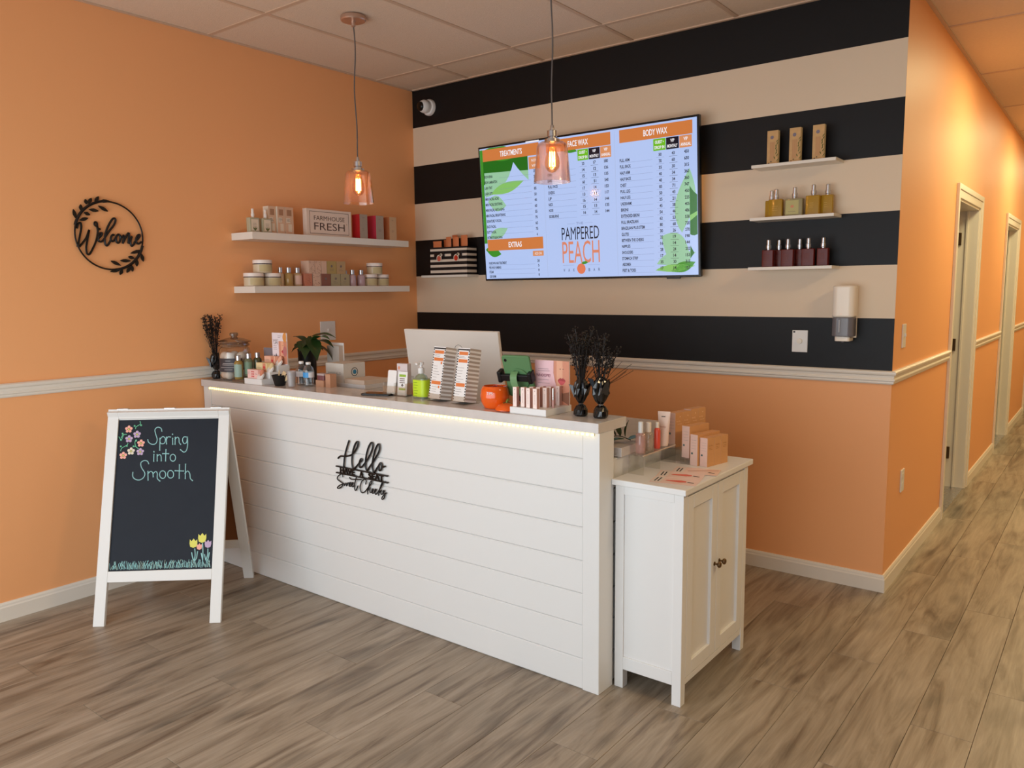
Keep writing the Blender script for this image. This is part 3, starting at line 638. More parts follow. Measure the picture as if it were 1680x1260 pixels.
# ================================================================ WALL THINGS
sc_ = thing('security_camera', 'small white dome security camera high in the corner on black stripe', 'camera', (.166, 0, 2.757))
m = M(True); m.at(rx=R(90)); m.lathe([(.055, 0), (.055, .012), (.050, .022), (.030, .026), (.0001, .026)], WHITE, 28); m.build('base', sc_)
m = M(True); m.sph((-.004, -.050, 0), .044, WHITE, 24); m.at(0, 0, 0, rx=R(90)); m.lathe([(.040, .02), (.043, .045)], WHITE, 28, False); m.build('housing', sc_)
m = M(True); m.at(-.006, -.066, -.002, rx=R(94), rz=R(-12)); m.lathe([(.031, .0), (.031, .022), (.026, .029), (.014, .032), (.0001, .033)], BLK2, 24); m.build('lens_window', sc_)
sd = thing('soap_dispenser', 'white wall soap dispenser with grey translucent lower half', 'dispenser', (2.955, 0, 1.238))
PL_W = mat('ivory_plastic', (240, 228, 212), .25); PL_G = mat('smoky_plastic', (112, 108, 112), .2)
m = M(True).rbox(-.052, .052, -.105, -.012, .122, .275, .03, PL_W, 6); m.build('cover', sd, bevel=.008, ang=50)
m = M(True).rbox(-.051, .051, -.104, -.012, .030, .1215, .03, PL_G, 6); m.build('reservoir_window', sd, bevel=.003, ang=50)
m = M(True).rbox(-.035, .035, -.092, -.012, .006, .030, .012, PL_W, 5); m.build('nozzle_housing', sd, bevel=.003, ang=50)
M(True).lathe([(.0001, -.001), (.006, .0), (.008, .006)], PL_G, 12, False).build('nozzle', sd).location = (0, -.07, 0)
M().box(-.046, .046, -.012, 0, .02, .268, PL_W).build('back_plate', sd, bevel=.003)
M().box(-.014, -.006, -.107, -.104, .05, .11, mat('pale_grey_plastic', (150, 146, 148), .3)).build('level_slot', sd)
def wall_plate(name, label, cat, loc, rz, w, h, kind):
    t = thing(name, label, cat, loc, rz)
    M().box(-w/2, w/2, -.006, 0, -h/2, h/2, WHITE).build('plate', t, bevel=.002)
    if kind == 'rocker': M().box(-.004, .004, -.014, -.006, -.004, .012, WHITE).build('toggle', t, bevel=.001); M().box(-.006, .006, -.007, -.006, -.013, .013, TRIM).build('slot', t)
    if kind == 'dial':
        m = M(True); m.at(0, -.006, 0, rx=R(90)); m.lathe([(.014, 0), (.013, .010), (.0001, .011)], TRIM, 20); m.build('knob', t)
        M().box(-.034, -.024, -.0066, -.006, .043, .051, BLACK).build('indicator', t)
    if kind == 'outlet':
        for z in (-.024, .024): M().rbox(-.016, .016, -.014, .014, 0, .0015, .006, TRIM).build('socket', t).matrix_local = Matrix.Translation((0, -.006, z)) @ Matrix.Rotation(R(90), 4, 'X')
    return t
wall_plate('light_switch', 'pale wall switch plate on the left peach wall above the chair rail', 'switch', (0, -.818, 1.258), R(90), .120, .122, 'rocker')
wall_plate('dimmer_switch', 'white wall control plate with round knob on lowest black stripe', 'switch', (2.728, 0, 1.233), 0, .078, .112, 'dial')
wall_plate('light_switch', 'white light switch on the hallway wall near the corner', 'switch', (W, .205, 1.262), R(90), .072, .118, 'rocker')
wall_plate('wall_outlet', 'white electrical outlet low on the hallway wall', 'outlet', (W, .335, .50), R(90), .072, .118, 'outlet')
# ---- wall shelves
def lshelf(label, z0, z1):
    t = thing('wall_shelf', label, 'shelf', (0, -1.478, z0), 0, 'floating shelves on the left wall')
    M().box(0, .20, 0, 1.208, 0, z1-z0, TRIM).build('board', t, bevel=.0015)
    M().box(0, .02, .1, 1.1, .008, z1-z0-.008, SILV).build('bracket', t)
    return t
lshelf('upper thick white floating shelf on left wall holding the framed brand sign', 1.800, 1.840)
lshelf('lower thick white floating shelf on left wall holding jars and bottles', 1.503, 1.541)
def bshelf(label, x0, x1, z, d=.13):
    t = thing('wall_shelf', label, 'shelf', (x0, 0, z-.015), 0)
    M().box(0, x1-x0, -d, 0, 0, .015, TRIM).build('board', t, bevel=.001)
    return t
bshelf('top thin white shelf on striped wall holding tall boxes', 2.497, 2.907, 2.118)
bshelf('middle thin white shelf on striped wall holding yellow bottles', 2.495, 2.907, 1.858)
bshelf('bottom thin white shelf on striped wall holding dark red bottles', 2.493, 2.907, 1.610)
bshelf('small thin white shelf left of the screen under the striped holder', .165, .585, 1.612, .12)
# ================================================================ PRODUCT BUILDERS (front faces local -y, origin at base centre)
CARD = mat('kraft_peach_card', (206, 150, 112), .6); CARDF = mat('pale_pink_card', (232, 206, 196), .6); INK = mat('grey_print', (120, 104, 100), .7)
DINK = mat('dark_print', (40, 36, 38), .6)
def lines(m, x0, x1, z0, dz, n, y, mt, h=.0016, rnd=random.Random(5)):
    for i in range(n): w = (x1-x0)*(.55+.45*rnd.random()); q4(m, x0, x0+w, z0-i*dz, z0-i*dz+h, mt, y)
def carton(name, label, cat, loc, w, d, h, front, side=None, top=None, rz=0, group=None, decor=None):
    t = thing(name, label, cat, loc, rz, group)
    side = side or front; top = top or side
    m = M(); g = .0
    m.add([(-w/2, -d/2, 0), (w/2, -d/2, 0), (w/2, -d/2, h), (-w/2, -d/2, h)], [(0, 1, 2, 3)], front)
    m.add([(w/2, -d/2, 0), (w/2, d/2, 0), (w/2, d/2, h), (w/2, -d/2, h)], [(0, 1, 2, 3)], side)
    m.add([(-w/2, d/2, 0), (-w/2, -d/2, 0), (-w/2, -d/2, h), (-w/2, d/2, h)], [(0, 1, 2, 3)], side)
    m.add([(w/2, d/2, 0), (-w/2, d/2, 0), (-w/2, d/2, h), (w/2, d/2, h)], [(0, 1, 2, 3)], front)
    m.add([(-w/2, -d/2, 0), (-w/2, d/2, 0), (w/2, d/2, 0), (w/2, -d/2, 0)], [(0, 1, 2, 3)], side)
    m.build('carton', t, bevel=0, keep=True)
    # lid flap: slightly inset top with a tuck edge
    M().box(-w/2+.0006, w/2-.0006, -d/2+.0006, d/2, h-.0012, h, top).build('lid_flap', t)
    if decor:
        m = M(); decor(m, w, d, h); m.build('printed_label', t, keep=True)
    return t
def spray(name, label, loc, w, d, hb, body, capm, capr=.011, caph=.045, rz=0, group=None, decor=None, liquid=None, shoulder=True):
    t = thing(name, label, 'bottle', loc, rz, group)
    m = M(True); r = min(w, d)*.12
    m.rbox(-w/2, w/2, -d/2, d/2, 0, hb, r, body, 3)
    b = m.build('bottle_body', t, bevel=.003, ang=50)
    if liquid: M(True).rbox(-w/2+.003, w/2-.003, -d/2+.003, d/2-.003, .006, hb*.9, r, liquid, 3).build('liquid', t)
    M(True).lathe([(capr*.8, hb), (capr*.8, hb+.006), (capr*1.05, hb+.007), (capr*1.05, hb+caph*.45), (capr*.8, hb+caph*.48), (capr*.8, hb+caph*.95), (capr*.6, hb+caph), (.0001, hb+caph)], capm, 16).build('spray_cap', t)
    if decor: m = M(); decor(m, w, d, hb); m.build('printed_label', t, keep=True)
    return t
def jar(name, label, loc, r, h, body, lid, band, rz=0, group=None, lab=None):
    t = thing(name, label, 'jar', loc, rz, group)
    M(True).lathe([(r*.9, 0), (r*.97, .004), (r*.97, h*.66), (r*.9, h*.7), (r*.9, h*.72)], body, 28).build('jar_body', t)
    M(True).lathe([(r*.93, h*.66), (r*.985, h*.665), (r*.985, h*.72), (r*.93, h*.725)], band, 28).build('neck_band', t)
    M(True).lathe([(r*.98, h*.725), (r, h*.74), (r, h*.97), (r*.97, h), (.0001, h)], lid, 28).build('lid', t)
    if lab:
        m = M(True); n = 14; vs = []; a0, a1 = R(215), R(325)
        for i in range(n+1):
            a = a0+(a1-a0)*i/n; vs += [(r*.975*math.cos(a), r*.975*math.sin(a), h*.1), (r*.975*math.cos(a), r*.975*math.sin(a), h*.6)]
        m.add(vs, [(2*i, 2*i+2, 2*i+3, 2*i+1) for i in range(n)], lab); m.build('wrap_label', t, keep=True)
    return t
def cylbottle(name, label, loc, r, hb, body, capm, capr=None, caph=.025, group=None, lab=None, rz=0, cat='bottle'):
    t = thing(name, label, cat, loc, rz, group); capr = capr or r*.5
    M(True).lathe([(r*.92, 0), (r, .003), (r, hb*.86), (r*.85, hb*.94), (capr*.9, hb)], body, 24).build('bottle_body', t)
    M(True).lathe([(capr, hb), (capr, hb+caph*.97), (capr*.9, hb+caph), (.0001, hb+caph)], capm, 20).build('cap', t)
    if lab:
        m = M(True); n = 12; vs = []; a0, a1 = R(205), R(350)
        for i in range(n+1):
            a = a0+(a1-a0)*i/n; vs += [(r*1.02*math.cos(a), r*1.02*math.sin(a), hb*.12), (r*1.02*math.cos(a), r*1.02*math.sin(a), hb*.8)]
        m.add(vs, [(2*i, 2*i+2, 2*i+3, 2*i+1) for i in range(n)], lab); m.build('wrap_label', t, keep=True)
    return t
Q = R(90)
# ---- left wall, upper shelf (z 1.8402), facing +x : loc x .13, y centre
ZU = 1.8403; ZL = 1.5413
PG = mat('pale_green_glass', (176, 168, 140), .15); CREAM = mat('cream_label', (222, 206, 184), .6); LEAFP = mat('olive_print', (98, 104, 56), .6)
def lab_sq(lm, pm=INK, k=.62, leaf=False):
    def f(m, w, d, h):
        q4(m, -w*.36, w*.36, h*.12, h*.88, lm, -d/2-.0006); lines(m, -w*.22, w*.22, h*.6, .008, 3, -d/2-.0010, pm)
        if leaf:
            for a in (-.35, 0, .35): poly(m, [(0, h*.1), (math.sin(a)*h*.3+.004, h*.1+math.cos(a)*h*.18), (math.sin(a)*h*.45, h*.1+math.cos(a)*h*.3), (math.sin(a)*h*.3-.004, h*.1+math.cos(a)*h*.18)], LEAFP, -d/2-.0014)
    return f
WCAP = mat('white_cap', (238, 230, 222), .3)
spray('perfume_bottle', 'leftmost square clear bottle with white cap on the upper left shelf', (.135, -1.425, ZU), .064, .035, .082, PG, WCAP, .009, .05, Q, 'clear square bottles', lab_sq(CREAM, leaf=True))
spray('perfume_bottle', 'second square clear bottle with white cap on the upper left shelf', (.135, -1.343, ZU), .062, .035, .082, PG, WCAP, .009, .05, Q, 'clear square bottles', lab_sq(CREAM, leaf=True))
BG = mat('beige_card', (214, 176, 146), .6); BG2 = mat('tan_card', (168, 124, 92), .6)
def cutout(m, w, d, h):
    q4(m, -w*.28, w*.28, h*.68, h*.9, BG2, -d/2-.0006); q4(m, -w*.15, w*.28, h*.1, h*.38, CREAM, -d/2-.0006); q4(m, -w*.4, w*.1, h*.42, h*.6, CREAM, -d/2-.0006); lines(m, -w*.3, w*.2, h*.55, .006, 3, -d/2-.001, INK)
for k, (y, w, s_) in enumerate(((-1.298, .05, 'left'), (-1.246, .05, 'middle'), (-1.190, .058, 'right'))):
    carton('gift_carton', '%s beige printed carton of the three beside the brand sign' % s_, 'box', (.125-.012*(k == 0), y, ZU), w, .05, .155, BG, CREAM, BG, Q, 'beige cartons on the upper left shelf', cutout)
sg = thing('brand_sign', 'white block sign lettered FARMHOUSE FRESH standing on the upper left shelf', 'sign', (.145, -.905, ZU), Q)
SGW = mat('sign_white', (226, 204, 188), .6)
M().box(-.172, .172, -.018, .018, 0, .160, SGW).build('block', sg, bevel=.0015)
m = M(); SGI = mat('sign_brown_ink', (82, 56, 44), .6)
for a in ((-.150, .150, .014, .0165), (-.150, .150, .1435, .146), (-.150, -.1475, .014, .146), (.1475, .150, .014, .146)): q4(m, *a, SGI, -.0185)
m.text('FARMHOUSE', 0, .094, .235, .026, SGI, -.0185); m.text('FRESH', -.0, .036, .235, .044, SGI, -.0185); m.text('®', .134, .076, .007, .007, SGI, -.0185)
m.build('lettering', sg, keep=True)
RED = mat('red_card', (176, 30, 36), .5); CRM = mat('crimson_card', (190, 50, 72), .5); GRYC = mat('taupe_card', (168, 150, 134), .6); TAN = mat('sand_card', (206, 168, 130), .6)
def slim(m, w, d, h): lines(m, -w*.15, w*.2, h*.85, .01, 1, -d/2-.0006, INK); lines(m, -w*.2, w*.2, h*.4, .008, 2, -d/2-.0006, INK)
carton('tall_carton', 'taupe tall carton with dark red side next to the brand sign', 'box', (.15, -.652, ZU), .064, .072, .150, GRYC, RED, GRYC, Q, None, slim)
carton('tall_carton', 'taupe tall carton with crimson side in the middle of the upper left shelf row', 'box', (.145, -.515, ZU), .066, .085, .150, GRYC, CRM, GRYC, Q, None, slim)
carton('tall_carton', 'sand coloured tall carton at the right end of the upper left shelf', 'box', (.15, -.392, ZU), .062, .06, .150, TAN, mat('orange_card', (190, 120, 76), .6), TAN, Q, None, slim)
# ---- left wall, lower shelf
JB = mat('cream_jar', (208, 190, 160), .3); JL = mat('white_jar_lid', (240, 226, 216), .3); JBand = mat('dark_band', (60, 34, 36), .4)
SAGE = mat('sage_label', (196, 178, 134), .6)
jar('cream_jar', 'lower left cream jar of the left jar pyramid on lower shelf', (.115, -1.424, ZL), .056, .074, JB, JL, JBand, Q, 'cream jars in pyramids', SAGE)
jar('cream_jar', 'lower right cream jar of the left jar pyramid on lower shelf', (.125, -1.308, ZL), .052, .074, JB, JL, JBand, Q, 'cream jars in pyramids', SAGE)
jar('cream_jar', 'top cream jar of the left jar pyramid on lower shelf', (.12, -1.366, ZL+.0742), .054, .074, JB, JL, JBand, Q, 'cream jars in pyramids', SAGE)
OIL = mat('pale_oil_bottle', (190, 158, 120), .12); OIL2 = mat('amber_oil_bottle', (170, 138, 84), .12); PLAB = mat('pink_cream_label', (216, 178, 160), .6)
for k, (y, r, b_) in enumerate(((-1.262, .021, OIL), (-1.205, .026, OIL2), (-1.142, .026, OIL))):
    cylbottle('bath_oil_bottle', '%s silver-capped oil bottle beside the left jar pyramid' % ('slimmer left', 'amber middle', 'right pink-labelled')[k], (.14, y, ZL), r, .078, b_, SILV, r*.55, .03, 'oil bottles on the lower left shelf', (None, None, PLAB)[k], Q)
SALM = mat('salmon_card', (196, 124, 96), .6); MAUVE = mat('mauve_card', (134, 86, 70), .6); GG = mat('greygreen_card', (166, 152, 118), .6); OLV = mat('olive_card', (176, 150, 92), .6); PKC = mat('blush_card', (216, 180, 156), .6)
def toile(m, w, d, h):
    rg = random.Random(int(w*1e4))
    for i in range(26):
        x, z = rg.uniform(-.45, .45)*w, rg.uniform(.06, .94)*h; s_ = rg.uniform(.001, .0026); poly(m, [(x-s_, z), (x, z-s_), (x+s_, z), (x, z+s_)], MAUVE, -d/2-.0006)
def sq(m, w, d, h): poly(m, [(w*.12*math.cos(i), h*.6+w*.12*math.sin(i)) for i in (0, 1, 2, 3, 4, 5)], INK, -d/2-.0006); lines(m, -w*.25, w*.25, h*.35, .008, 2, -d/2-.0006, INK)
row0 = [(-1.083, .054, SALM, SALM, 'salmon', toile), (-1.022, .056, PKC, PKC, 'blush floral-print', toile), (-.952, .072, MAUVE, PKC, 'mauve', sq), (-.876, .072, GG, GG, 'grey-green', sq), (-.801, .07, GG, GG, 'pale grey-green rightmost', sq)]
for y, w, f_, s_, nm, dc in row0:
    carton('square_carton', '%s square carton in the bottom row on the lower left shelf' % nm, 'box', (.13, y, ZL), w, .075, .074, f_, s_, f_, Q, 'cartons stacked two high', dc)
row1 = [(-1.055, .044, PKC, PKC, 'leftmost floral-print', toile), (-1.008, .044, PKC, PKC, 'floral-print second from left', toile), (-.963, .04, PKC, PKC, 'plain blush', None), (-.905, .07, OLV, OLV, 'olive', sq), (-.832, .07, mat('sand_olive_card', (182, 150, 108), .6), OLV, 'sand rightmost', sq)]
for y, w, f_, s_, nm, dc in row1:
    carton('square_carton', '%s square carton in the upper row on the lower left shelf' % nm, 'box', (.13, y, ZL+.0745), w, .075, .076, f_, s_, f_, Q, 'cartons stacked two high', dc)
LIL = mat('lilac_lotion', (178, 148, 152), .2)
for k, (y, r, x, hb) in enumerate(((-.738, .015, .10, .07), (-.728, .024, .15, .073), (-.682, .014, .10, .07), (-.655, .026, .15, .073))):
    cylbottle('lotion_bottle', '%s lilac lotion bottle with metal cap between cartons and right jar pyramid' % ('small rear left', 'front left', 'small rear right', 'front right')[k], (x, y, ZL), r, hb, LIL, SILV, r*.55, .028, 'lilac lotion bottles', None, Q)
jar('cream_jar', 'lower left cream jar of the right jar pyramid on lower shelf', (.125, -.565, ZL), .054, .074, JB, JL, JBand, Q, 'cream jars in pyramids', SAGE)
jar('cream_jar', 'lower right cream jar of the right jar pyramid on lower shelf', (.12, -.455, ZL), .052, .074, JB, JL, JBand, Q, 'cream jars in pyramids', SAGE)
jar('cream_jar', 'top cream jar of the right jar pyramid on lower shelf', (.122, -.512, ZL+.0742), .052, .074, JB, JL, JBand, Q, 'cream jars in pyramids', SAGE)
# ---- striped wall right shelves
WDC = mat('woodgrain_card', (200, 160, 108), .6, vary=.08, vscale=40); CRC = mat('cream_card', (226, 206, 160), .6); LFP = mat('leaf_print', (92, 96, 36), .6); BLP = mat('blue_print', (126, 116, 128), .6)
def wax(m, w, d, h):
    y = -d/2-.0006
    q4(m, -w*.25, w*.22, h*.12, h*.66, mat('wood_stripe', (192, 144, 98), .6), y)
    for k in range(4): q4(m, -w*.25+k*w*.14, -w*.25+k*w*.14+.0012, h*.12, h*.66, WDC, y-.0002)
    poly(m, [(-w*.05+.009*math.cos(i*.6), h*.8+.009*math.sin(i*.6)) for i in range(10)], BLP, y-.0004)
    rg = random.Random(2)
    for i in range(9):
        z = h*(.08+.07*i); a = rg.uniform(-.5, .9); x = w*.34+rg.uniform(-.004, .003); l = .016
        poly(m, [(x, z), (x+l*.5*math.sin(a)+.003, z+l*.5), (x+l*math.sin(a), z+l), (x+l*.5*math.sin(a)-.003, z+l*.5)], LFP, y-.0006)
    for x, z in ((-w*.3, h*.05), (-w*.1, h*.09), (-w*.18, h*.02)): poly(m, [(x+.003*math.cos(i), z+.003*math.sin(i)) for i in range(6)], DINK, y-.0006)
for k, x in enumerate((2.583, 2.694, 2.806)):
    nm = ('left', 'middle', 'right')[k]
    carton('tall_carton', 'rear tall leaf-print carton of the %s pair on top striped-wall shelf' % nm, 'box', (x-.010, -.034, 2.1183), .050, .022, .158, WDC, CRC, CRC, 0, 'leaf-print cartons on the top shelf', wax)
    carton('tall_carton', 'front tall leaf-print carton of the %s pair on top striped-wall shelf' % nm, 'box', (x+.004, -.075, 2.1183), .054, .026, .166, WDC, CRC, CRC, 0, 'leaf-print cartons on the top shelf', wax)
YL = mat('golden_oil', (196, 152, 44), .12, trans=.35); YLL = mat('golden_print', (206, 170, 84), .4); TEA = mat('pale_green_oil', (150, 138, 100), .12); TEL = mat('soft_green_label', (180, 170, 110), .5)
def ylab(m, w, d, h): lines(m, -w*.2, w*.2, h*.6, .01, 3, -d/2-.0006, YLL)
def tlab(m, w, d, h): q4(m, -w*.42, w*.3, h*.1, h*.9, TEL, -d/2-.0006); poly(m, [(-w*.06+.009*math.cos(i*.7), h*.55+.007*math.sin(i*.7)) for i in range(9)], mat('coral_print', (206, 134, 96), .5), -d/2-.001); lines(m, -w*.3, w*.15, h*.25, .01, 1, -d/2-.001, INK)
Z2, Z3 = 1.8583, 1.6103
spray('oil_bottle', 'rear golden oil bottle at the left of the middle striped-wall shelf', (2.572, -.034, Z2), .058, .026, .088, YL, SILV, .0125, .05, 0, 'golden oil bottles', ylab)
spray('oil_bottle', 'front golden oil bottle at the left of the middle striped-wall shelf', (2.610, -.076, Z2), .070, .030, .088, YL, SILV, .0125, .05, 0, 'golden oil bottles', ylab)
spray('oil_bottle', 'pale green bottle with coral emblem in the middle of the shelf', (2.700, -.070, Z2), .088, .036, .086, TEA, SILV, .0125, .055, 0, None, tlab)
spray('oil_bottle', 'left golden oil bottle of the right pair on the middle striped-wall shelf', (2.792, -.072, Z2), .066, .034, .094, YL, SILV, .0125, .052, 0, 'golden oil bottles', ylab)
spray('oil_bottle', 'right golden oil bottle of the right pair on the middle striped-wall shelf', (2.852, -.045, Z2), .058, .034, .094, YL, SILV, .0125, .052, 0, 'golden oil bottles', ylab)
RL = mat('dark_red_oil', (92, 22, 12), .3, spec=.35); RLL = mat('rust_print', (118, 60, 48), .6)
def rlab(m, w, d, h): lines(m, -w*.18, w*.18, h*.9, .01, 1, -d/2-.0006, RLL); [q4(m, -w*.2+k*.004, -w*.2+k*.004+.0012, h*.42, h*.72, RLL, -d/2-.0006) for k in range(6)]; lines(m, -w*.32, w*.32, h*.33, .008, 2, -d/2-.0006, RLL)
for k, (x, y, w) in enumerate(((2.578, -.076, .058), (2.618, -.034, .052), (2.677, -.076, .062), (2.722, -.034, .052), (2.778, -.076, .062), (2.846, -.066, .054))):
    spray('oil_bottle', '%s dark red oil bottle on the bottom striped-wall shelf' % ('leftmost front', 'rear left', 'second front', 'rear middle', 'third front', 'rightmost')[k], (x, y, Z3), w, .030, .086, RL, SILV, .0125, .052, 0, 'dark red oil bottles', rlab)
# ---- striped pouch holder
sh = thing('pouch_holder', 'black and white striped box holder with two fruit stickers beside the screen', 'holder', (.25, -.115, 1.6123))
HB = mat('holder_black', (22, 16, 16), .45); HW = mat('holder_white', (220, 204, 186), .5)
hz = [0, .014, .032, .052, .068, .088, .104, .124, .140, .160, .175, .186]
for nm, x0, x1, y0, y1 in (('front_panel', 0, .33, 0, .006), ('side_panel', .324, .33, .006, .10), ('side_panel', 0, .006, .006, .10), ('rear_panel', 0.006, .324, .094, .10)):
    m = M()
    for i in range(len(hz)-1): m.box(x0, x1, y0, y1, hz[i], hz[i+1], HW if i % 2 else HB)
    m.build(nm, sh)
M().box(.006, .324, .006, .094, 0, .004, HB).build('base_panel', sh)
for x in (.04, .195): M().box(x, x+.095, -.006, 0, .118, .150, mat('card_slot_black', (30, 24, 24), .2)).build('card_slot', sh, bevel=.001)
for k, x in enumerate((.088, .242)):
    m = M(); o_ = lambda rx, rz_, dx=0, dz=0: [(x+dx+rx*math.cos(2*PI*i/18), .112+dz+rz_*math.sin(2*PI*i/18)) for i in range(18)]
    poly(m, o_(.023, .024), HW, -.0075); poly(m, o_(.012, .010, .018, .022), HW, -.0074)
    poly(m, o_(.017, .018, -.001, -.002), mat('sticker_coral', (208, 96, 74), .5) if k == 0 else mat('sticker_red', (196, 54, 26), .5), -.0080)
    poly(m, [(x+.002, .128), (x+.012, .140), (x+.024, .136), (x+.012, .128)], mat('sticker_green', (96, 84, 40), .5), -.0082)
    m.build('sticker', sh, keep=True)
PO = mat('orange_pouch', (206, 120, 74), .5); PO2 = mat('deep_orange_pouch', (186, 100, 56), .5)
for k, (x, w, h, y) in enumerate(((.05, .075, .225, .02), (.10, .05, .235, .06), (.145, .045, .250, .03), (.175, .045, .262, .06), (.215, .05, .245, .025), (.25, .05, .240, .06), (.285, .055, .256, .03))):
    t = thing('pouch', 'orange foil pouch in the striped holder, %s' % ('leftmost at the front', 'second from left at the back', 'third from left and taller', 'middle one and the tallest', 'third from right at the front', 'second from right at the back', 'rightmost and upright')[k], 'pouch', (.25+x, -.115+y, 1.6165), 0, 'orange pouches in the striped holder')
    mt = PO if k % 2 == 0 else PO2
    m = M(True); n = 6; vs = []
    for j in range(7):
        z = h*j/6; th = .010*math.sin(PI*min(1, (j+.6)/7))+.0012; vs += [(-w/2, 0, z), (0, -th, z), (w/2, 0, z), (0, th, z)]
    m.add(vs, [(4*j+i, 4*j+(i+1) % 4, 4*j+4+(i+1) % 4, 4*j+4+i) for j in range(6) for i in range(4)]+[(3, 2, 1, 0), (24, 25, 26, 27)], mt); m.build('pouch_body', t)
    M().box(-w/2, w/2, -.0016, .0016, h-.012, h, mt).build('sealed_edge', t)
# ================================================================ LEDGE, LEFT CLUSTER
def twig_vase(label, loc, s=1, seed=1, n=16, hgt=.33, lean=0):
    t = thing('twig_bouquet', label, 'decoration', loc, 0, 'black foil wrapped twig bouquets'); rg = random.Random(seed)
    FOIL = mat('black_foil', (10, 10, 12), .18, spec=.8); TW = mat('black_twig', (18, 13, 13), .45)
    def foil(prof, nm, amp, seg=18):
        m = M(False); vs = []; fs = []
        for j, (r, z) in enumerate(prof):
            for i in range(seg): a = 2*PI*i/seg; q = r*(1+amp*rg.uniform(-1, 1)*(1 if i % 2 else -.4)); vs.append((q*math.cos(a), q*math.sin(a), z+amp*.02*rg.uniform(-1, 1)*(0 < j)))
        for j in range(len(prof)-1):
            for i in range(seg): k = (i+1) % seg; fs.append((j*seg+i, j*seg+k, (j+1)*seg+k, (j+1)*seg+i))
        fs.append(tuple(range(seg))[::-1]); m.add(vs, fs, FOIL); m.build(nm, t)
    foil([(.022*s, 0), (.028*s, .008*s), (.028*s, .028*s), (.020*s, .042*s), (.008*s, .050*s)], 'weight', .09, 22)
    M(True).tube([(.0085*s*math.cos(2*PI*i/12), .0085*s*math.sin(2*PI*i/12), .051*s) for i in range(13)], .002*s, SILV, 6).build('wire_tie', t)
    foil([(.008*s, .050*s), (.020*s, .068*s), (.030*s, .092*s), (.030*s, .118*s), (.024*s, .140*s), (.014*s, .155*s)], 'foil_collar', .24, 22)
    for k in range(3):
        a = -.2+k*2.1+rg.uniform(-.4, .4); L_ = rg.uniform(.02, .045)*s; c, s2 = math.cos(a), math.sin(a); b0 = .026*s; zz = rg.uniform(.09, .13)*s
        m = M(); m.add([(c*b0-s2*.018*s, s2*b0+c*.018*s, zz-.03*s), (c*b0+s2*.018*s, s2*b0-c*.018*s, zz-.02*s), (c*(b0+L_*.5)+s2*.012*s, s2*(b0+L_*.5)-c*.012*s, zz+.015*s), (c*(b0+L_*.8), s2*(b0+L_*.8), zz+L_*.8), (c*(b0+.005)-s2*.006, s2*(b0+.005)+c*.006, zz+.02*s)], [(0, 1, 2, 3, 4)], FOIL)
        m.add([tuple(v_*1.0+.0007 for v_ in q) for q in m.v[:5]], [(4, 3, 2, 1, 0)], FOIL); m.build('foil_flap', t, keep=True)
    m = M(True)
    for i in range(n):
        a = rg.uniform(0, 2*PI); sp = rg.uniform(.015, .060)*s; h = hgt*rg.uniform(.72, 1.02); c, s2 = math.cos(a), math.sin(a)
        P = [(c*.008, s2*.008, .09*s), (c*sp*.3, s2*sp*.3, h*.5), (c*sp*.75+lean*.5, s2*sp*.75, h*.8), (c*sp+lean+rg.uniform(-.015, .015), s2*sp, h)]
        P = smooth_pts(P, 4); m.tube(P, .0016, TW, 5)
        for j in range(5, len(P)):
            for _ in range(1 if j < 8 else 3):
                x, y, z = P[j]; ax = rg.uniform(0, 2*PI); l = rg.uniform(.004, .016)
                e = (x+l*math.cos(ax), y+l*math.sin(ax), z+rg.uniform(-.004, .012)); m.tube([(x, y, z), e], .0008, TW, 4); m.sph(e, rg.uniform(.0022, .0042), TW, 5)
    m.build('twigs', t, kind='stuff')
    m = M(True)
    for i in range(9):
        a = rg.uniform(-.9, .9) if lean >= 0 else rg.uniform(2.2, 4.0); l = rg.uniform(.06, .13); h = hgt*rg.uniform(.55, .85)
        m.tube(smooth_pts([(0, 0, .12*s), (math.cos(a)*l*.4, math.sin(a)*l*.4, h*.75), (math.cos(a)*l, math.sin(a)*l, h)], 4), .0008, TW, 4)
    m.build('grass_blades', t, kind='stuff')
    return t
twig_vase('black foil wrapped twig bouquet at the left end of the ledge behind the glass jar', (.040, -1.640, ZT), .92, 4, 20, .345, -.003)
aj = thing('apothecary_jar', 'large lidded glass jar with dark label full of white bath bombs', 'jar', (.172, -1.605, ZT), 0)
m = M(True).lathe([(.070, 0), (.080, .004), (.083, .012), (.083, .150), (.078, .172), (.068, .182), (.068, .190)], GLASS, 40); m.build('jar_body', aj)
M(True).lathe([(.078, .004), (.0001, .0045)], GLASS, 40, False).build('jar_base', aj)
RIM = thin_glass('warm_rim_glass', (206, 190, 170), .8, .04, body=.25, bodyc=(150, 130, 110))
M(True).lathe([(.069, .183), (.078, .186), (.080, .192), (.078, .197), (.072, .199), (.074, .203), (.086, .206), (.087, .211), (.074, .217), (.048, .226), (.026, .231), (.016, .234), (.016, .238), (.022, .242), (.023, .252), (.019, .258), (.0001, .260)], RIM, 40, False).build('lid', aj)
m = M(True); vs = []; n = 16
for i in range(n+1):
    a = R(252)+R(100)*i/n; vs += [(.0838*math.cos(a), .0838*math.sin(a), .048), (.0838*math.cos(a), .0838*math.sin(a), .122)]
m.add(vs, [(2*i, 2*i+2, 2*i+3, 2*i+1) for i in range(n)], mat('charcoal_label', (62, 56, 60), .5))
for zz, aw in ((.108, 10), (.094, 22), (.086, 26), (.072, 34), (.060, 16)):
    vs = []
    for i in range(9): a = R(300-aw+2*aw*i/8); vs += [(.0843*math.cos(a), .0843*math.sin(a), zz), (.0843*math.cos(a), .0843*math.sin(a), zz+.0022)]
    m.add(vs, [(2*i, 2*i+2, 2*i+3, 2*i+1) for i in range(8)], mat('pale_print', (190, 180, 176), .6))
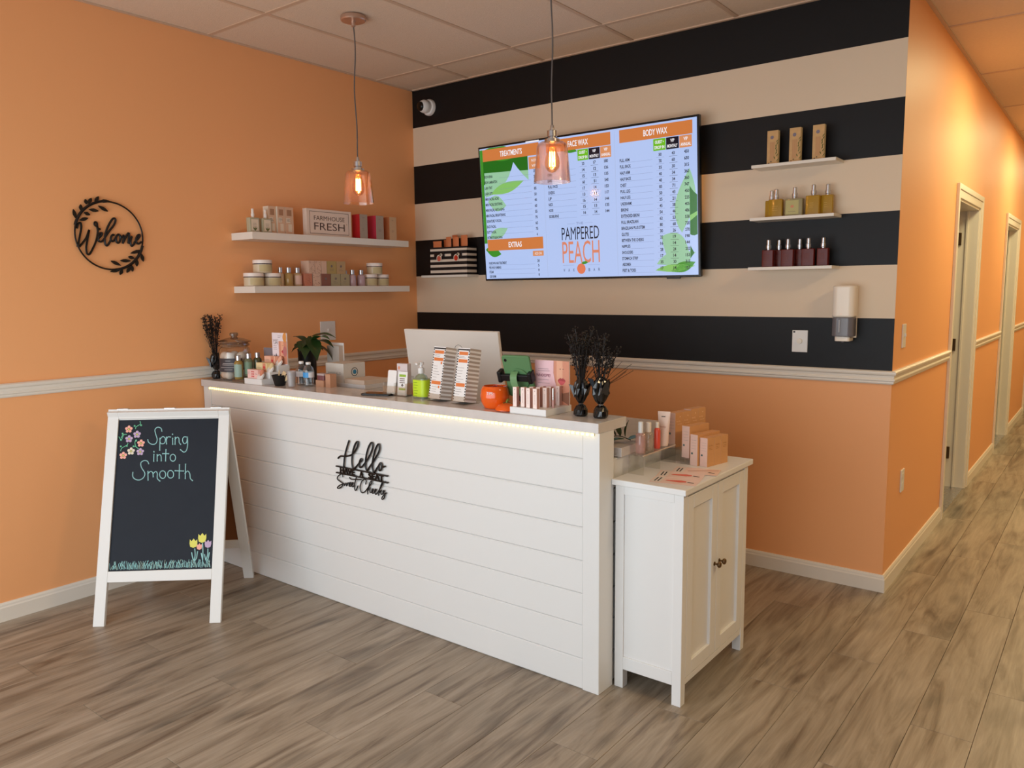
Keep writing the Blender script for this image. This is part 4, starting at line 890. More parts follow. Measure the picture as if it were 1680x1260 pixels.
m.build('label', aj, keep=True)
BB = mat('bath_bomb_white', (226, 214, 202), .7, bump=.2, bscale=300)
spots = [(off+2*PI*q_/5, .0535, z) for z, off in ((.032, R(3)), (.080, R(-30)), (.128, R(6))) for q_ in range(5)]
for k, (a, r_, z) in enumerate(spots):
    o = M(True).sph((0, 0, 0), .0268, BB, 18).build('bath_bomb'); o.location = (.172+r_*math.cos(a), -1.605+r_*math.sin(a), ZT+z)
    tag(o, 'round white bath bomb inside the lidded glass jar', 'bath bomb', 'bath bombs in the glass jar')
# acrylic step + three small bottles
ar = thing('bottle_riser', 'small clear acrylic step holding silver-capped bottles beside the glass jar', 'riser', (.315, -1.625, ZT), 0)
M().box(-.045, .062, -.068, -.022, .0, .016, ACRY).build('step', ar); M().box(-.04, .07, -.021, .022, 0, .03, ACRY).build('step', ar); M().box(-.035, .078, .023, .066, 0, .04, ACRY).build('step', ar)
MINT = mat('mint_label', (150, 176, 162), .5); YO = mat('yellow_oil', (178, 146, 78), .1, trans=.3); GO = mat('green_oil', (120, 124, 96), .1, trans=.2)
cylbottle('small_bottle', 'front mint-labelled bottle with silver cap beside the glass jar', (.302, -1.670, ZT+.0163), .0225, .100, YO, SILV, .0135, .026, 'small silver-capped bottles', MINT, R(20))
cylbottle('small_bottle', 'middle green-labelled bottle with silver cap beside the glass jar', (.330, -1.626, ZT+.0303), .0225, .095, GO, SILV, .0135, .026, 'small silver-capped bottles', mat('green_label', (112, 136, 112), .5), R(20))
cylbottle('small_bottle', 'rear dark bottle with silver cap beside the glass jar', (.345, -1.581, ZT+.0403), .0215, .088, mat('dark_green_oil', (76, 74, 50), .1), SILV, .013, .026, 'small silver-capped bottles', None, R(20))
# white stepped riser with lip masks
st = thing('display_riser', 'white three-step display riser with lip care boxes on the ledge', 'riser', (.39, -1.697, ZT))
for k, (y0, z) in enumerate(((0, .030), (.052, .062), (.104, .094))): M().box(0, .152, y0, y0+.052 if k < 2 else .176, 0, z, WHITE).build('step', st, bevel=.001)
LIPR = mat('red_lip_print', (206, 62, 66), .5); LPK = mat('soft_pink_card', (240, 196, 188), .5); LYL = mat('butter_card', (232, 210, 160), .5); LOR = mat('apricot_card', (238, 184, 156), .5); SKIN = mat('skin_print', (214, 142, 112), .5)
def lipgrid(m, w, d, h):
    for i in range(2):
        for j in range(3):
            x = -.006+i*.013; z = h*.22+j*h*.27; poly(m, [(x-.006, z), (x-.003, z+.004), (x, z+.0025), (x+.003, z+.004), (x+.006, z), (x, z-.005)], LIPR, -d/2-.0006)
    lines(m, -w*.44, -w*.24, h*.7, .006, 3, -d/2-.0006, INK, .001); lines(m, w*.24, w*.44, h*.6, .006, 2, -d/2-.0006, INK, .001)
def mouth(m, w, d, h):
    x = w*.26; q4(m, x-w*.14, x+w*.14, h*.04, h*.96, SKIN, -d/2-.0005); poly(m, [(x-.010, h*.5), (x-.004, h*.66), (x, h*.6), (x+.004, h*.66), (x+.010, h*.5), (x, h*.3)], LIPR, -d/2-.0008); lines(m, -w*.4, w*.0, h*.6, .007, 2, -d/2-.0006, INK, .001)
for k, (x, y, z, f_, nm, dc) in enumerate(((.445, -1.667, .030, LPK, 'pink lip-print box on the front step', lipgrid), (.452, -1.617, .062, LYL, 'butter yellow lip box on the middle step', mouth), (.455, -1.567, .094, LOR, 'apricot lip box on the top step', mouth))):
    carton('lip_mask_box', nm+' of the white riser', 'box', (x, y, ZT+z+.0003), .092, .030, .045, f_, f_, f_, 0, 'lip mask boxes', dc)
for k, (x, y, z) in enumerate(((.508, -1.677, .030), (.520, -1.625, .062), (.525, -1.573, .094))):
    t = thing('lip_balm_tin', 'open white lip balm tin leaning on the %s step of the riser' % ('front', 'middle', 'top')[k], 'tin', (x, y, ZT+z+.012), 0, 'open lip balm tins')
    m = M(True); m.at(0, 0, 0, rx=R(52)); m.lathe([(.0205, -.004), (.022, -.003), (.022, .005), (.0195, .006)], WHITE, 24); m.build('lid', t)
    m = M(True); m.at(-.003, .008, .016, rx=R(62), rz=R(-14)); m.lathe([(.019, -.003), (.0195, .005), (.0001, .006)], (SKIN, LYL, LOR)[k], 20); m.build('balm', t)
def card_art(name, label, loc, w, h, art, rx=0, cat='card', rz=0, base=True):
    t = thing(name, label, cat, loc, rz, None, rx)
    M().box(-w/2, w/2, 0, .004, 0, h, PAPER).build('board', t)
    m = M(); art(m, w, h); m.build('printed_art', t, keep=True)
    return t
def face(m, x0, x1, z0, z1, y):
    w = x1-x0; h = z1-z0; c = x0+w*.55
    q4(m, x0, x1, z0, z1, SKIN, y)
    NOS = mat('brown_shade_print', (96, 48, 40), .6); LP = mat('lip_rose_print', (204, 84, 88), .5); LPD = mat('lip_deep_print', (170, 56, 60), .5)
    SK2 = mat('skin_light_print', (232, 172, 140), .6); SK3 = mat('skin_shade_print', (186, 116, 88), .6)
    q4(m, c-w*.30, c+w*.05, z0+h*.35, z1, SK2, y-.0001)
    poly(m, [(c-w*.10, z0+h*.80), (c, z0+h*.775), (c+w*.10, z0+h*.80), (c+w*.07, z0+h*.86), (c, z0+h*.88), (c-w*.07, z0+h*.86)], SK2, y-.0002)
    for s_ in (-1, 1): poly(m, [(c+s_*w*(.085+.038*math.cos(k*.7)), z0+h*(.815+.010*math.sin(k*.7))) for k in range(9)], NOS, y-.0003)
    up_ = [(c-w*.24+w*.48*i/16, z0+h*(.545+.075*math.sin(PI*i/16)**.8-.022*math.exp(-((i-8)/1.6)**2))) for i in range(17)]
    lo_ = [(c-w*.24+w*.48*i/16, z0+h*(.545-.095*math.sin(PI*i/16)**.9)) for i in range(17)]
    mid = [(c-w*.24+w*.48*i/16, z0+h*(.545+.008*math.sin(PI*i/8))) for i in range(17)]
    poly(m, mid+up_[::-1], LPD, y-.0003); poly(m, lo_+mid[::-1], LP, y-.0004)
    poly(m, [(c-w*.12+w*.24*i/8, z0+h*(.415-.018*math.sin(PI*i/8))) for i in range(9)]+[(c+w*.12-w*.24*i/8, z0+h*.425) for i in range(9)], SK3, y-.0003)
def sweet(m, w, h):
    y = -.0004; q4(m, -w/2, w/2, 0, h, mat('poster_white', (236, 224, 228), .5), y)
    face(m, -w*.05, w*.5, h*.02, h*.74, y-.0003)
    m.text('SWEET', -w*.26, h*.72, w*.36, .012, INK, y-.0003); m.text('LIPS', -w*.24, h*.64, w*.26, .012, DINK, y-.0003); lines(m, -w*.42, -w*.1, h*.58, .009, 3, y-.0003, INK)
    lines(m, -w*.1, w*.2, h*.9, .008, 2, y-.0003, INK)
    poly(m, [(w*.40+w*.17*math.cos(i*.4)*(1 if math.cos(i*.4) < .5 else .5), h*.86+w*.2*math.sin(i*.4)) for i in range(16)], mat('citrus_print', (220, 150, 80), .5), y-.0006)
    poly(m, [(w*.36+w*.12*math.cos(i*.4), h*.42+w*.22*math.sin(i*.4)) for i in range(16)], mat('berry_print', (190, 118, 116), .5), y-.0008)
    poly(m, [(-w*.42, h*.1), (-w*.36, h*.3), (-w*.3, h*.24), (-w*.24, h*.36), (-w*.16, h*.22), (-w*.1, h*.1)], mat('grey_rock_print', (96, 90, 96), .6), y-.0006)
card_art('poster_card', 'upright Sweet Lips card with lips photo on top of the white riser', (.497, -1.546, ZT+.0943), .126, .168, sweet)
def frame(m, w, h): q4(m, -w*.5, w*.5, 0, h, mat('grey_frame_print', (128, 118, 122), .5), -.0004); q4(m, -w*.3, w*.42, h*.25, h*.75, mat('navy_print', (54, 52, 62), .5), -.0008)
card_art('small_card', 'small grey card with dark panel behind the silver-capped bottles', (.375, -1.530, ZT), .085, .178, frame)
# bowl and sticks
bw = thing('small_bowl', 'small flared black bowl holding wooden sticks on the ledge', 'bowl', (.628, -1.648, ZT))
M(True).lathe([(.024, 0), (.026, .002), (.040, .054), (.041, .056), (.037, .055), (.024, .006), (.0001, .004)], mat('black_bowl', (26, 24, 24), .45), 32, False).build('bowl', bw)
SK = mat('birch_stick', (222, 190, 144), .6)
for k in range(9):
    o = M().rbox(-.0045, .0045, -.0008, .0008, 0, .075, .0006, SK, 2).build('wooden_stick'); a = -.5+k*.13
    o.location = (.622+.004*k-.012, -1.648+.004*((k % 3)-1), ZT+.010+.0008*k); o.rotation_euler = (R(8*((k % 3)-1)), R(16+5*k), a)
    tag(o, 'flat wooden waxing stick lying in the black bowl', 'stick', 'wooden sticks in the black bowl')
CUPM = thin_glass('frosted_cup', (236, 234, 234), .3, .3, body=.28, bodyc=(236, 232, 232))
for k in range(5):
    o = M(True).lathe([(.0001, 0), (.018, .0005), (.0225, .062), (.0235, .063)], CUPM, 24, False).build('plastic_cup'); o.location = (.735, -1.655, ZT+.002+k*.0045); o.rotation_euler = (0, 0, 0)
    tag(o, 'clear plastic cup in the upside-down-free nested stack on the ledge' if 0 else 'clear plastic cup in the nested stack beside the black bowl', 'cup', 'nested plastic cups')
WAT = thin_glass('bottle_plastic', (238, 242, 244), .8, .05, body=.03, bodyc=(200, 210, 215))
def water(label, loc, blue, rz):
    t = thing('water_bottle', label, 'bottle', loc, rz, 'small water bottles')
    M(True).lathe([(.016, .0005), (.026, .004), (.0275, .012), (.0255, .020), (.0275, .028), (.0255, .036), (.0275, .044), (.0275, .046), (.0275, .074), (.0280, .078), (.024, .095), (.012, .108), (.0115, .113)], WAT, 28).build('bottle_body', t)
    M(True).lathe([(.0125, .112), (.0125, .122), (.011, .124), (.0001, .124)], WHITE, 20).build('cap', t)
    m = M(True); m.lathe([(.0279, .047), (.0279, .073)], mat('clear_white_wrap', (214, 216, 220), .4), 28, False)
    n = 8; vs = []
    for i in range(n+1): a = R(215 if blue else 170)+R(75)*i/n; vs += [(.0284*math.cos(a), .0284*math.sin(a), .047), (.0284*math.cos(a), .0284*math.sin(a), .073)]
    m.add(vs, [(2*i, 2*i+2, 2*i+3, 2*i+1) for i in range(n)], mat('blue_label', (62, 150, 214), .4)); m.build('wrap_label', t)
water('rear left small water bottle on the ledge with its label turned away', (.708, -1.572, ZT), False, 0)
water('front right small water bottle on the ledge with blue label', (.782, -1.585, ZT), True, R(30))
KRF = mat('kraft_card', (190, 142, 112), .65)
carton('kraft_box', 'low kraft box under the small dark red tin on the ledge', 'box', (.845, -1.548, ZT), .062, .040, .033, KRF, KRF, KRF, 0, 'plain kraft boxes on the ledge')
t = thing('small_tin', 'small dark red printed tin on top of the low kraft box', 'tin', (.845, -1.548, ZT+.0333))
M(True).rbox(-.026, .026, -.015, .015, 0, .028, .005, mat('maroon_tin', (120, 70, 72), .3), 3).build('tin_body', t); M(True).rbox(-.027, .027, -.016, .016, .024, .034, .005, mat('tin_lid', (180, 160, 156), .3), 3).build('lid', t)
carton('kraft_box', 'tall plain kraft box standing beside the small dark red tin', 'box', (.902, -1.542, ZT), .036, .040, .066, KRF, KRF, KRF, 0, 'plain kraft boxes on the ledge')
# plant in black pot on the desk behind
pl = thing('potted_plant', 'dark green leafy plant in a tall black pot behind the ledge', 'plant', (.485, -1.36, .755))
M(True).lathe([(.042, 0), (.045, .01), (.050, .43), (.053, .44), (.049, .44), (.047, .42), (.0001, .42)], BLACK, 28, False).build('pot', pl)
LG = mat('deep_green_leaf', (34, 58, 24), .35, vary=.2, vscale=18); LG2 = mat('fresh_green_leaf', (50, 84, 34), .35, vary=.2, vscale=18)
def leaf3(m, base, tip, w, mt, bend=.25, n=7, nz=None):
    b = Vector(base); t = Vector(tip); d = t-b; L = d.length; side = d.cross(Vector((0, 0, 1)))
    side = side.normalized() if side.length > 1e-4 else Vector((1, 0, 0)); upv = side.cross(d).normalized()
    vs = []
    for i in range(n+1):
        u = i/n; c = b+d*u+upv*bend*L*math.sin(PI*u)*.5; ww = w*math.sin(PI*min(.999, u**.8+.02))
        vs += [c-side*ww, c-upv*ww*.25, c+side*ww]
    k = len(vs); vs += [v-upv*.0012 for v in vs]; fs = []
    for i in range(n):
        for j in range(2): a = 3*i+j; fs.append((a, a+1, a+4, a+3)); fs.append((a+k+3, a+k+4, a+k+1, a+k))
        fs += [(3*i, 3*i+3, 3*i+3+k, 3*i+k), (3*i+5, 3*i+2, 3*i+2+k, 3*i+5+k)]
    m.add(vs, fs, mt)
rg = random.Random(12)
m = M(True)
tips = []
for i in range(13):
    a = i*2.4; top = .46+rg.uniform(.0, .055); r0 = .012+.02*rg.random()
    b = (r0*math.cos(a)+.02, r0*math.sin(a), top); m.tube(smooth_pts([(0, 0, .43), (b[0]*.5, b[1]*.5, top-.01), b], 3), .0022, LG, 5)
    L = rg.uniform(.085, .135); tips.append((b, (b[0]+L*math.cos(a)+.035, b[1]+L*math.sin(a)*.8, top-rg.uniform(.0, .13)+(.03 if i % 4 == 0 else 0)), rg.uniform(.030, .042)))
m.build('stems', pl)
for i, (b, t_, w_) in enumerate(tips):
    m = M(True); leaf3(m, b, t_, w_, LG if i % 3 else LG2, .35); m.build('leaf', pl)
# papers and boxes behind
t = thing('desk_riser', 'low white desk riser behind the ledge carrying the printed carton', 'riser', (.70, -1.45, .755))
M().box(0, .35, 0, .22, .262, .285, TOPW).build('shelf_top', t, bevel=.002)
for x in (0, .335): M().box(x, x+.015, 0, .22, 0, .262, TOPW).build('side_panel', t)
t = carton('mailer_box', 'white printed carton lettered EMERALD with round blue emblem on its side', 'box', (.815, -1.372, 1.0403), .140, .145, .098, mat('grey_white_card', (206, 198, 186), .6), None, None, 0)
m = M(); m.text('EMERALD', .0, .040, .10, .012, mat('soft_grey_print', (150, 140, 130), .6), -.0731); m.build('printed_label', t, keep=True)
m = M(True); m.at(.0702, .0, .052, ry=R(90))
m.lathe([(.0225, 0), (.0225, .0006)], mat('emblem_navy', (40, 52, 66), .5), 28); m.lathe([(.0185, 0), (.0185, .0010)], mat('emblem_cream', (214, 206, 190), .5), 28); m.lathe([(.0125, 0), (.0125, .0014)], mat('emblem_teal', (54, 120, 150), .5), 24)
m.build('emblem', t)
t = carton('flat_box', 'shallow flat kraft-white box beneath and beside the printed carton', 'box', (.968, -1.365, 1.0403), .15, .165, .022, mat('warm_white_card', (208, 186, 166), .6), None, None, 0)
t = thing('paper_stack', 'upright stack of papers behind the leafy plant', 'papers', (.585, -1.262, .755)); M().box(-.05, .05, 0, .03, 0, .455, mat('paper_edge', (206, 190, 176), .7)).build('sheets', t); M().box(-.054, .054, .0305, .034, 0, .47, PAPER).build('divider', t)
# phone, card holder
ph = thing('phone', 'black smartphone lying flat on the ledge', 'phone', (1.325, -1.615, ZT), R(20))
M(True).rbox(-.074, .074, -.036, .036, 0, .009, .010, BLK2, 5).build('body', ph, bevel=.002, ang=50); M().rbox(-.070, .070, -.033, .033, .0091, .0096, .008, mat('phone_glass', (14, 14, 18), .05), 5).build('screen', ph)
chd = thing('card_holder', 'clear acrylic card holder with white and green cards beside the gel bottle', 'card holder', (1.425, -1.572, ZT), R(4))
m = M().box(-.078, .058, -.03, .03, 0, .004, ACRY).box(-.078, .058, -.032, -.029, 0, .045, ACRY).box(-.078, .058, .029, .032, 0, .09, ACRY); m.build('tray', chd)
for x in (-.078, -.012, .055): M().box(x, x+.003, -.029, .029, .004, .06, ACRY).build('divider', chd)
t = thing('business_cards', 'stack of plain white rounded cards in the acrylic holder', 'cards', (1.386, -1.582, ZT+.0045), R(4), None, R(-8)); M(True).at(rx=R(90)).rbox(-.026, .026, 0, .110, -.012, .012, .008, PAPER, 4).build('card_pack', t)
def gcard(m, w, h):
    LGm = mat('lime_print', (150, 186, 60), .5); q4(m, -w*.35, w*.35, h*.78, h*.88, LGm, -.0004); q4(m, -w*.35, w*.35, h*.22, h*.3, LGm, -.0004); lines(m, -w*.3, w*.3, h*.68, .009, 3, -.0004, INK, .004)
    poly(m, [(-.008, h*.42), (0, h*.36), (.008, h*.42), (0, h*.5)], INK, -.0004)
card_art('business_card', 'white card with lime green bars standing in the acrylic holder', (1.452, -1.588, ZT+.0045), .056, .108, gcard, R(-6), 'card', R(4))
t = carton('leaflet_box', 'pale slim leaflet box standing behind the white cards', 'box', (1.435, -1.553, ZT+.0045), .062, .026, .142, mat('pale_pink_print', (214, 200, 200), .6), None, None, R(4), None, lambda m, w, d, h: (poly(m, [(-w*.3+.007*math.cos(i), h*.86+.009*math.sin(i)) for i in range(6)], SKIN, -d/2-.0006), lines(m, -w*.1, w*.4, h*.7, .012, 4, -d/2-.0006, INK)))
t = thing('leaflet_holder', 'black wire leaflet stand behind the acrylic card holder', 'holder', (1.345, -1.538, ZT)); M(True).rbox(-.02, .02, -.012, .012, 0, .075, .006, BLACK, 3).build('holder_body', t)
gb = thing('gel_bottle', 'lime green labelled pump bottle of gel on the ledge', 'bottle', (1.575, -1.585, ZT))
GELG = thin_glass('gel_plastic', (222, 234, 214), .5, .06, body=.25, bodyc=(200, 208, 180))
M(True).rbox(-.039, .039, -.026, .026, 0, .090, .020, GELG, 6).build('bottle_body', gb)
M(True).lathe([(.030, .090), (.024, .102), (.011, .110), (.010, .116)], GELG, 24).build('shoulder', gb)
m = M(True).rbox(-.0395, .0395, -.0265, .0265, .010, .084, .0205, mat('lime_label', (196, 224, 40), .4), 6); m.build('wrap_label', gb)
m = M(); lines(m, -.022, .004, .072, .012, 6, -.0272, mat('lime_dark_print', (110, 140, 20), .5), .002); m.build('label_print', gb, keep=True)
M(True).lathe([(.013, .112), (.014, .114), (.014, .136), (.009, .138), (.006, .140), (.006, .150), (.013, .151), (.013, .162), (.0001, .163)], WHITE, 18).box(-.006, .006, -.030, 0, .152, .160, WHITE).build('pump', gb)
# brochure stacks
def brochures(label, loc, rz, seed, hw=.041, dp=.030):
    t = thing('brochure_stack', label, 'brochures', loc, rz, 'brochure stacks in clear stands'); rg = random.Random(seed)
    lean = R(-10)
    M().at(0, 0, .006, rx=lean).box(-hw-.003, hw+.003, -dp-.004, -dp-.002, 0, .022, ACRY).at(0, 0, 0).box(-hw-.003, hw+.003, -dp-.008, dp+.02, 0, .005, ACRY).build('stand', t)
    m = M(); m.at(0, 0, .007, rx=lean)
    n = 26; hh = .226
    for i in range(n):     # leaves of the folded stack, fanned edges
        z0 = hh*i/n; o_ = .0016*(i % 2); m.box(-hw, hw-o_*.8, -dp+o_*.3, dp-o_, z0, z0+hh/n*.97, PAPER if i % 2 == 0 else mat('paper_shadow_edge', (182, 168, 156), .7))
    m.build('folded_sheets', t)
    m = M(); m.at(0, 0, .007, rx=lean); y = -dp-.0008
    q4(m, -hw, hw, 0, hh, PAPER, y); OR = mat('orange_print', (226, 128, 70), .5)
    for i in range(19):
        z = .006+i*(hh-.012)/19
        for x in (-hw+.0005, hw-.0065): q4(m, x, x+.006, z, z+.006, DINK, y-.0003)
    q4(m, -hw, hw, hh-.010, hh-.004, DINK, y-.0003)
    for z, h in ((hh-.030, .014), (hh-.062, .014), (.062, .015)): q4(m, -hw+.009, hw-.009, z, z+h, OR, y-.0004)
    lines(m, -.028, .024, hh-.036, .006, 2, y-.0004, INK, .0012); lines(m, -.028, .016, hh-.085, .012, 6, y-.0004, INK, .0012); lines(m, -.026, .016, .05, .010, 3, y-.0004, INK, .0012)
    if seed == 1:
        for z in (hh-.070, .052): poly(m, [(.022+.006*math.cos(i*.9), z+.006*math.sin(i*.9)) for i in range(7)], OR, y-.0006)
    m.build('cover_sheet', t, keep=True)
brochures('left tall stack of orange and white price brochures in clear stand', (1.692, -1.594, ZT), R(-9), 1)
brochures('right tall stack of orange and white price brochures in clear stand', (1.842, -1.602, ZT), R(-5), 2, .036, .034)
# computer monitor on the desk
mo = thing('computer_monitor', 'white-backed computer monitor with DELL ring emblem seen from behind', 'monitor', (1.39, -1.12, .755), 0, None)
MB_ = mat('monitor_white', (226, 218, 208), .4)
m = M(True); m.at(0, 0, .11, rx=R(9)); m.rbox(-.312, .312, -.008, .012, .06, .452, .004, MB_, 3); m.build('rear_shell', mo, bevel=.003, ang=50)
m = M(); m.at(0, 0, .11, rx=R(9)); m.box(-.308, .308, .012, .016, .064, .448, BLK2); m.build('display_panel', mo)
m = M(True); m.at(0, 0, .11, rx=R(9)); m.X = m.X @ Matrix.Translation((.055, -.0085, .355)) @ Matrix.Rotation(R(90), 4, 'X')
m.tube([(.026*math.cos(2*PI*i/32), .026*math.sin(2*PI*i/32), 0) for i in range(33)], .0010, mat('grey_emblem', (120, 112, 106), .4), 6); m.build('ring_emblem', mo)
m = M(); m.at(0, 0, .11, rx=R(9)); m.text('DELL', .055, .348, .034, .012, mat('grey_emblem', (120, 112, 106), .4), -.0092); m.build('emblem_lettering', mo, keep=True)
M(True).rbox(-.03, .03, -.012, .004, .01, .30, .004, MB_, 3).build('neck', mo, bevel=.002); M().rbox(-.12, .12, -.09, .10, 0, .012, .02, MB_, 5).build('foot', mo)
# persimmon jar and lid
ORG = mat('orange_ceramic', (238, 96, 24), .12, coat=.5); GST = mat('olive_stem', (110, 110, 40), .5)
pj = thing('ceramic_jar', 'glossy orange fruit-shaped ceramic jar without its lid, lettered TIPS', 'jar', (2.025, -1.622, ZT))
M(True).lathe([(.040, 0), (.044, .002), (.056, .025), (.060, .052), (.056, .078), (.049, .090), (.046, .091), (.045, .087), (.052, .06), (.040, .008), (.0001, .006)], ORG, 36, False).build('jar_body', pj)
m = M(); m.at(rz=R(18)); m.text('TIPS', 0, .060, .026, .012, WHITE, -.0600); m.build('white_lettering', pj, keep=True)
for k in range(7):
    o = M(True).sph((0, 0, 0), .011, mat('red_sweet', (170, 40, 30), .3), 10, .7).build('wrapped_sweet'); a = k*2.2
    o.location = (2.025+.024*math.cos(a), -1.622+.024*math.sin(a), ZT+.078+.004*(k % 2)); tag(o, 'small dark red wrapped sweet inside the orange jar', 'sweet', 'sweets in the orange jar')
plid = thing('jar_lid', 'orange domed lid with green stem lying next to the orange jar', 'lid', (2.112, -1.655, ZT))
M(True).lathe([(.040, 0), (.047, .004), (.046, .010), (.034, .024), (.016, .031), (.0001, .032)], ORG, 36).build('dome', plid)
m = M(True); m.tube(smooth_pts([(0, 0, .030), (.002, 0, .040), (.010, 0, .046)], 3), [.005]*7, GST, 8); [leaf3(m, (0, 0, .031), (.022*math.cos(a), .022*math.sin(a), .030), .007, GST, .15, 4) for a in (0, 1.6, 3.1, 4.7)]; m.build('stem', plid)
# tablet
tb_ = thing('tablet', 'green-cased tablet seen from behind on a black clamp stand', 'tablet', (2.118, -1.548, ZT), R(10), None)
GC = mat('sage_green_case', (92, 132, 86), .5); GC2 = mat('green_strap', (112, 152, 102), .55)
LN = R(22)
def tb_at(m): m.at(0, -.012, .045, rx=LN); return m
m = tb_at(M(True)); X = m.X; m.X = X @ Matrix.Rotation(R(90), 4, 'X'); m.rbox(-.062, .062, 0, .185, -.012, 0, .012, GC, 6); m.build('case', tb_, bevel=.003, ang=50)
m = tb_at(M()); m.box(-.056, .056, .0121, .0135, .008, .178, BLK2); m.build('screen', tb_)
m = tb_at(M(True)); m.X = m.X @ Matrix.Translation((-.046, -.0005, .165)) @ Matrix.Rotation(R(90), 4, 'X'); m.lathe([(.006, -.0005), (.006, .0015)], BLK2, 16); m.build('camera_lens', tb_)
m = tb_at(M(True)); P = smooth_pts([(-.012, -.003, .118), (-.012, -.026, .106), (-.008, -.034, .07), (.006, -.028, .030), (.014, -.006, .004)], 3)
for a, b in zip(P[:-1], P[1:]): m.add([(a[0]-.013, a[1], a[2]), (a[0]+.017, a[1], a[2]), (b[0]+.017, b[1], b[2]), (b[0]-.013, b[1], b[2]), (a[0]-.013, a[1]+.002, a[2]), (a[0]+.017, a[1]+.002, a[2]), (b[0]+.017, b[1]+.002, b[2]), (b[0]-.013, b[1]+.002, b[2])], [(0, 1, 2, 3), (7, 6, 5, 4), (0, 3, 7, 4), (1, 5, 6, 2)], GC2)
m.build('hand_strap', tb_)
m = tb_at(M(True)); m.X = m.X @ Matrix.Translation((.004, -.003, .085)) @ Matrix.Rotation(R(90), 4, 'X'); m.tube([(.042*math.cos(2*PI*i/28), .042*math.sin(2*PI*i/28), 0) for i in range(29)], .003, GC, 6); m.build('rotating_ring', tb_)
st_ = thing('tablet_stand', 'black clamp stand gripping the green-cased tablet', 'stand', (2.118, -1.548, ZT), R(10))
m = tb_at(M(True)); m.rbox(-.075, .062, -.019, -.006, .080, .108, .004, BLACK, 3); m.build('clamp_bar', st_, bevel=.002)
for s_ in (-.078, .058): m = tb_at(M(True)); m.rbox(s_-.009, s_+.009, -.022, .016, .072, .120, .005, BLACK, 3); m.build('clamp_jaw', st_, bevel=.003)
M(True).tube([(-.035, -.036, .125), (-.014, -.030, .055), (.0, -.006, .012)], .006, BLACK, 10).build('arm', st_)
M(True).lathe([(.0001, 0), (.036, .0), (.036, .008), (.012, .014), (.0001, .014)], BLACK, 28, False).build('base', st_)
# tray with lip boxes
tr = thing('display_tray', 'low white display tray with pink lip boxes at the right of the ledge', 'tray', (2.160, -1.698, ZT), R(0))
M().box(0, .172, 0, .175, 0, .026, WHITE).build('plinth', tr, bevel=.0015)
PKF = mat('blush_box', (250, 228, 218), .45); MVS = mat('rose_box_side', (196, 146, 132), .5)
def liplab(m, w, d, h):
    for i in range(9): q4(m, -.0016, .0016, h*(.22+.055*i), h*(.22+.055*i)+.002, mat('rose_grey_print', (206, 176, 168), .6), -d/2-.0006)
    poly(m, [(.0025*math.cos(i), h*.88+.0025*math.sin(i)) for i in range(6)], mat('rose_grey_print', (206, 176, 168), .6), -d/2-.0006)
GN = ('front row leftmost', 'front row second from the left', 'front row third from the left', 'front corner', 'second row left', 'second row middle', 'second row right', 'rear left', 'rear right', 'rearmost')
for k, (x, y) in enumerate(((2.178, -1.680), (2.210, -1.672), (2.242, -1.680), (2.278, -1.685), (2.232, -1.645), (2.260, -1.640), (2.292, -1.640), (2.252, -1.606), (2.284, -1.600), (2.300, -1.565))):
    carton('lip_gloss_box', 'slim blush pink lip gloss box on the white tray, %s' % GN[k], 'box', (x, y, ZT+.0263), .018, .018, .076, PKF, MVS, PKF, 0, 'lip gloss boxes on the tray', liplab)
t = thing('lip_gloss_tube', 'slim silver lip gloss tube standing on the tray beside the pink boxes', 'tube', (2.320, -1.632, ZT+.0263)); M(True).lathe([(.004, 0), (.0045, .002), (.0045, .075), (.0001, .077)], mat('silver_tube', (226, 220, 218), .25, 1), 14).build('tube_body', t); M(True).lathe([(.0048, .0), (.0048, .03)], mat('rose_tube', (200, 150, 140), .3), 14, False).build('base_sleeve', t)
def whoopie(m, w, h):
    y = -.0004; q4(m, -w/2, w/2, 0, h, mat('poster_pink', (240, 196, 200), .5), y); face(m, w*.02, w*.5, 0, h, y-.0003)
    poly(m, [(w*.0, h), (w*.0, h*.5), (w*.09, h*.42), (w*.16, h*.3), (w*.16, 0), (w*-.01, 0)][::-1], mat('poster_pink', (240, 196, 200), .5), y-.0012)
    poly(m, [(w*.0, h*1), (w*.06, h*1), (w*.05, h*.72), (w*.1, h*.52), (w*.16, h*.36), (w*.16, h*.28), (w*.02, h*.3)][::-1], mat('poster_pink', (240, 196, 200), .5), y-.0014)
    poly(m, [(w*.5, h*.30), (w*.32, h*.26), (w*.22, h*.34), (w*.24, h*.12), (w*.5, .0)], mat('shade_print', (150, 98, 74), .5), y-.0016)
    m.text('WHOOPIE!', -w*.24, h*.62, w*.42, .011, mat('maroon_print', (130, 50, 80), .5), y-.0018); lines(m, -w*.4, -w*.05, h*.80, .008, 2, y-.0018, INK, .001); lines(m, -w*.4, -w*.02, h*.55, .014, 4, y-.0018, INK, .001)
card_art('poster_card', 'pink Whoopie card with lips photo standing behind the lip gloss boxes', (2.256, -1.548, ZT+.0263), .165, .172, whoopie)
twig_vase('left black foil wrapped twig bouquet at the right end of the ledge', (2.425, -1.600, ZT), .92, 9, 22, .325, 0)
twig_vase('right black foil wrapped twig bouquet at the right end of the ledge', (2.512, -1.600, ZT), .98, 21, 16, .30, .01)
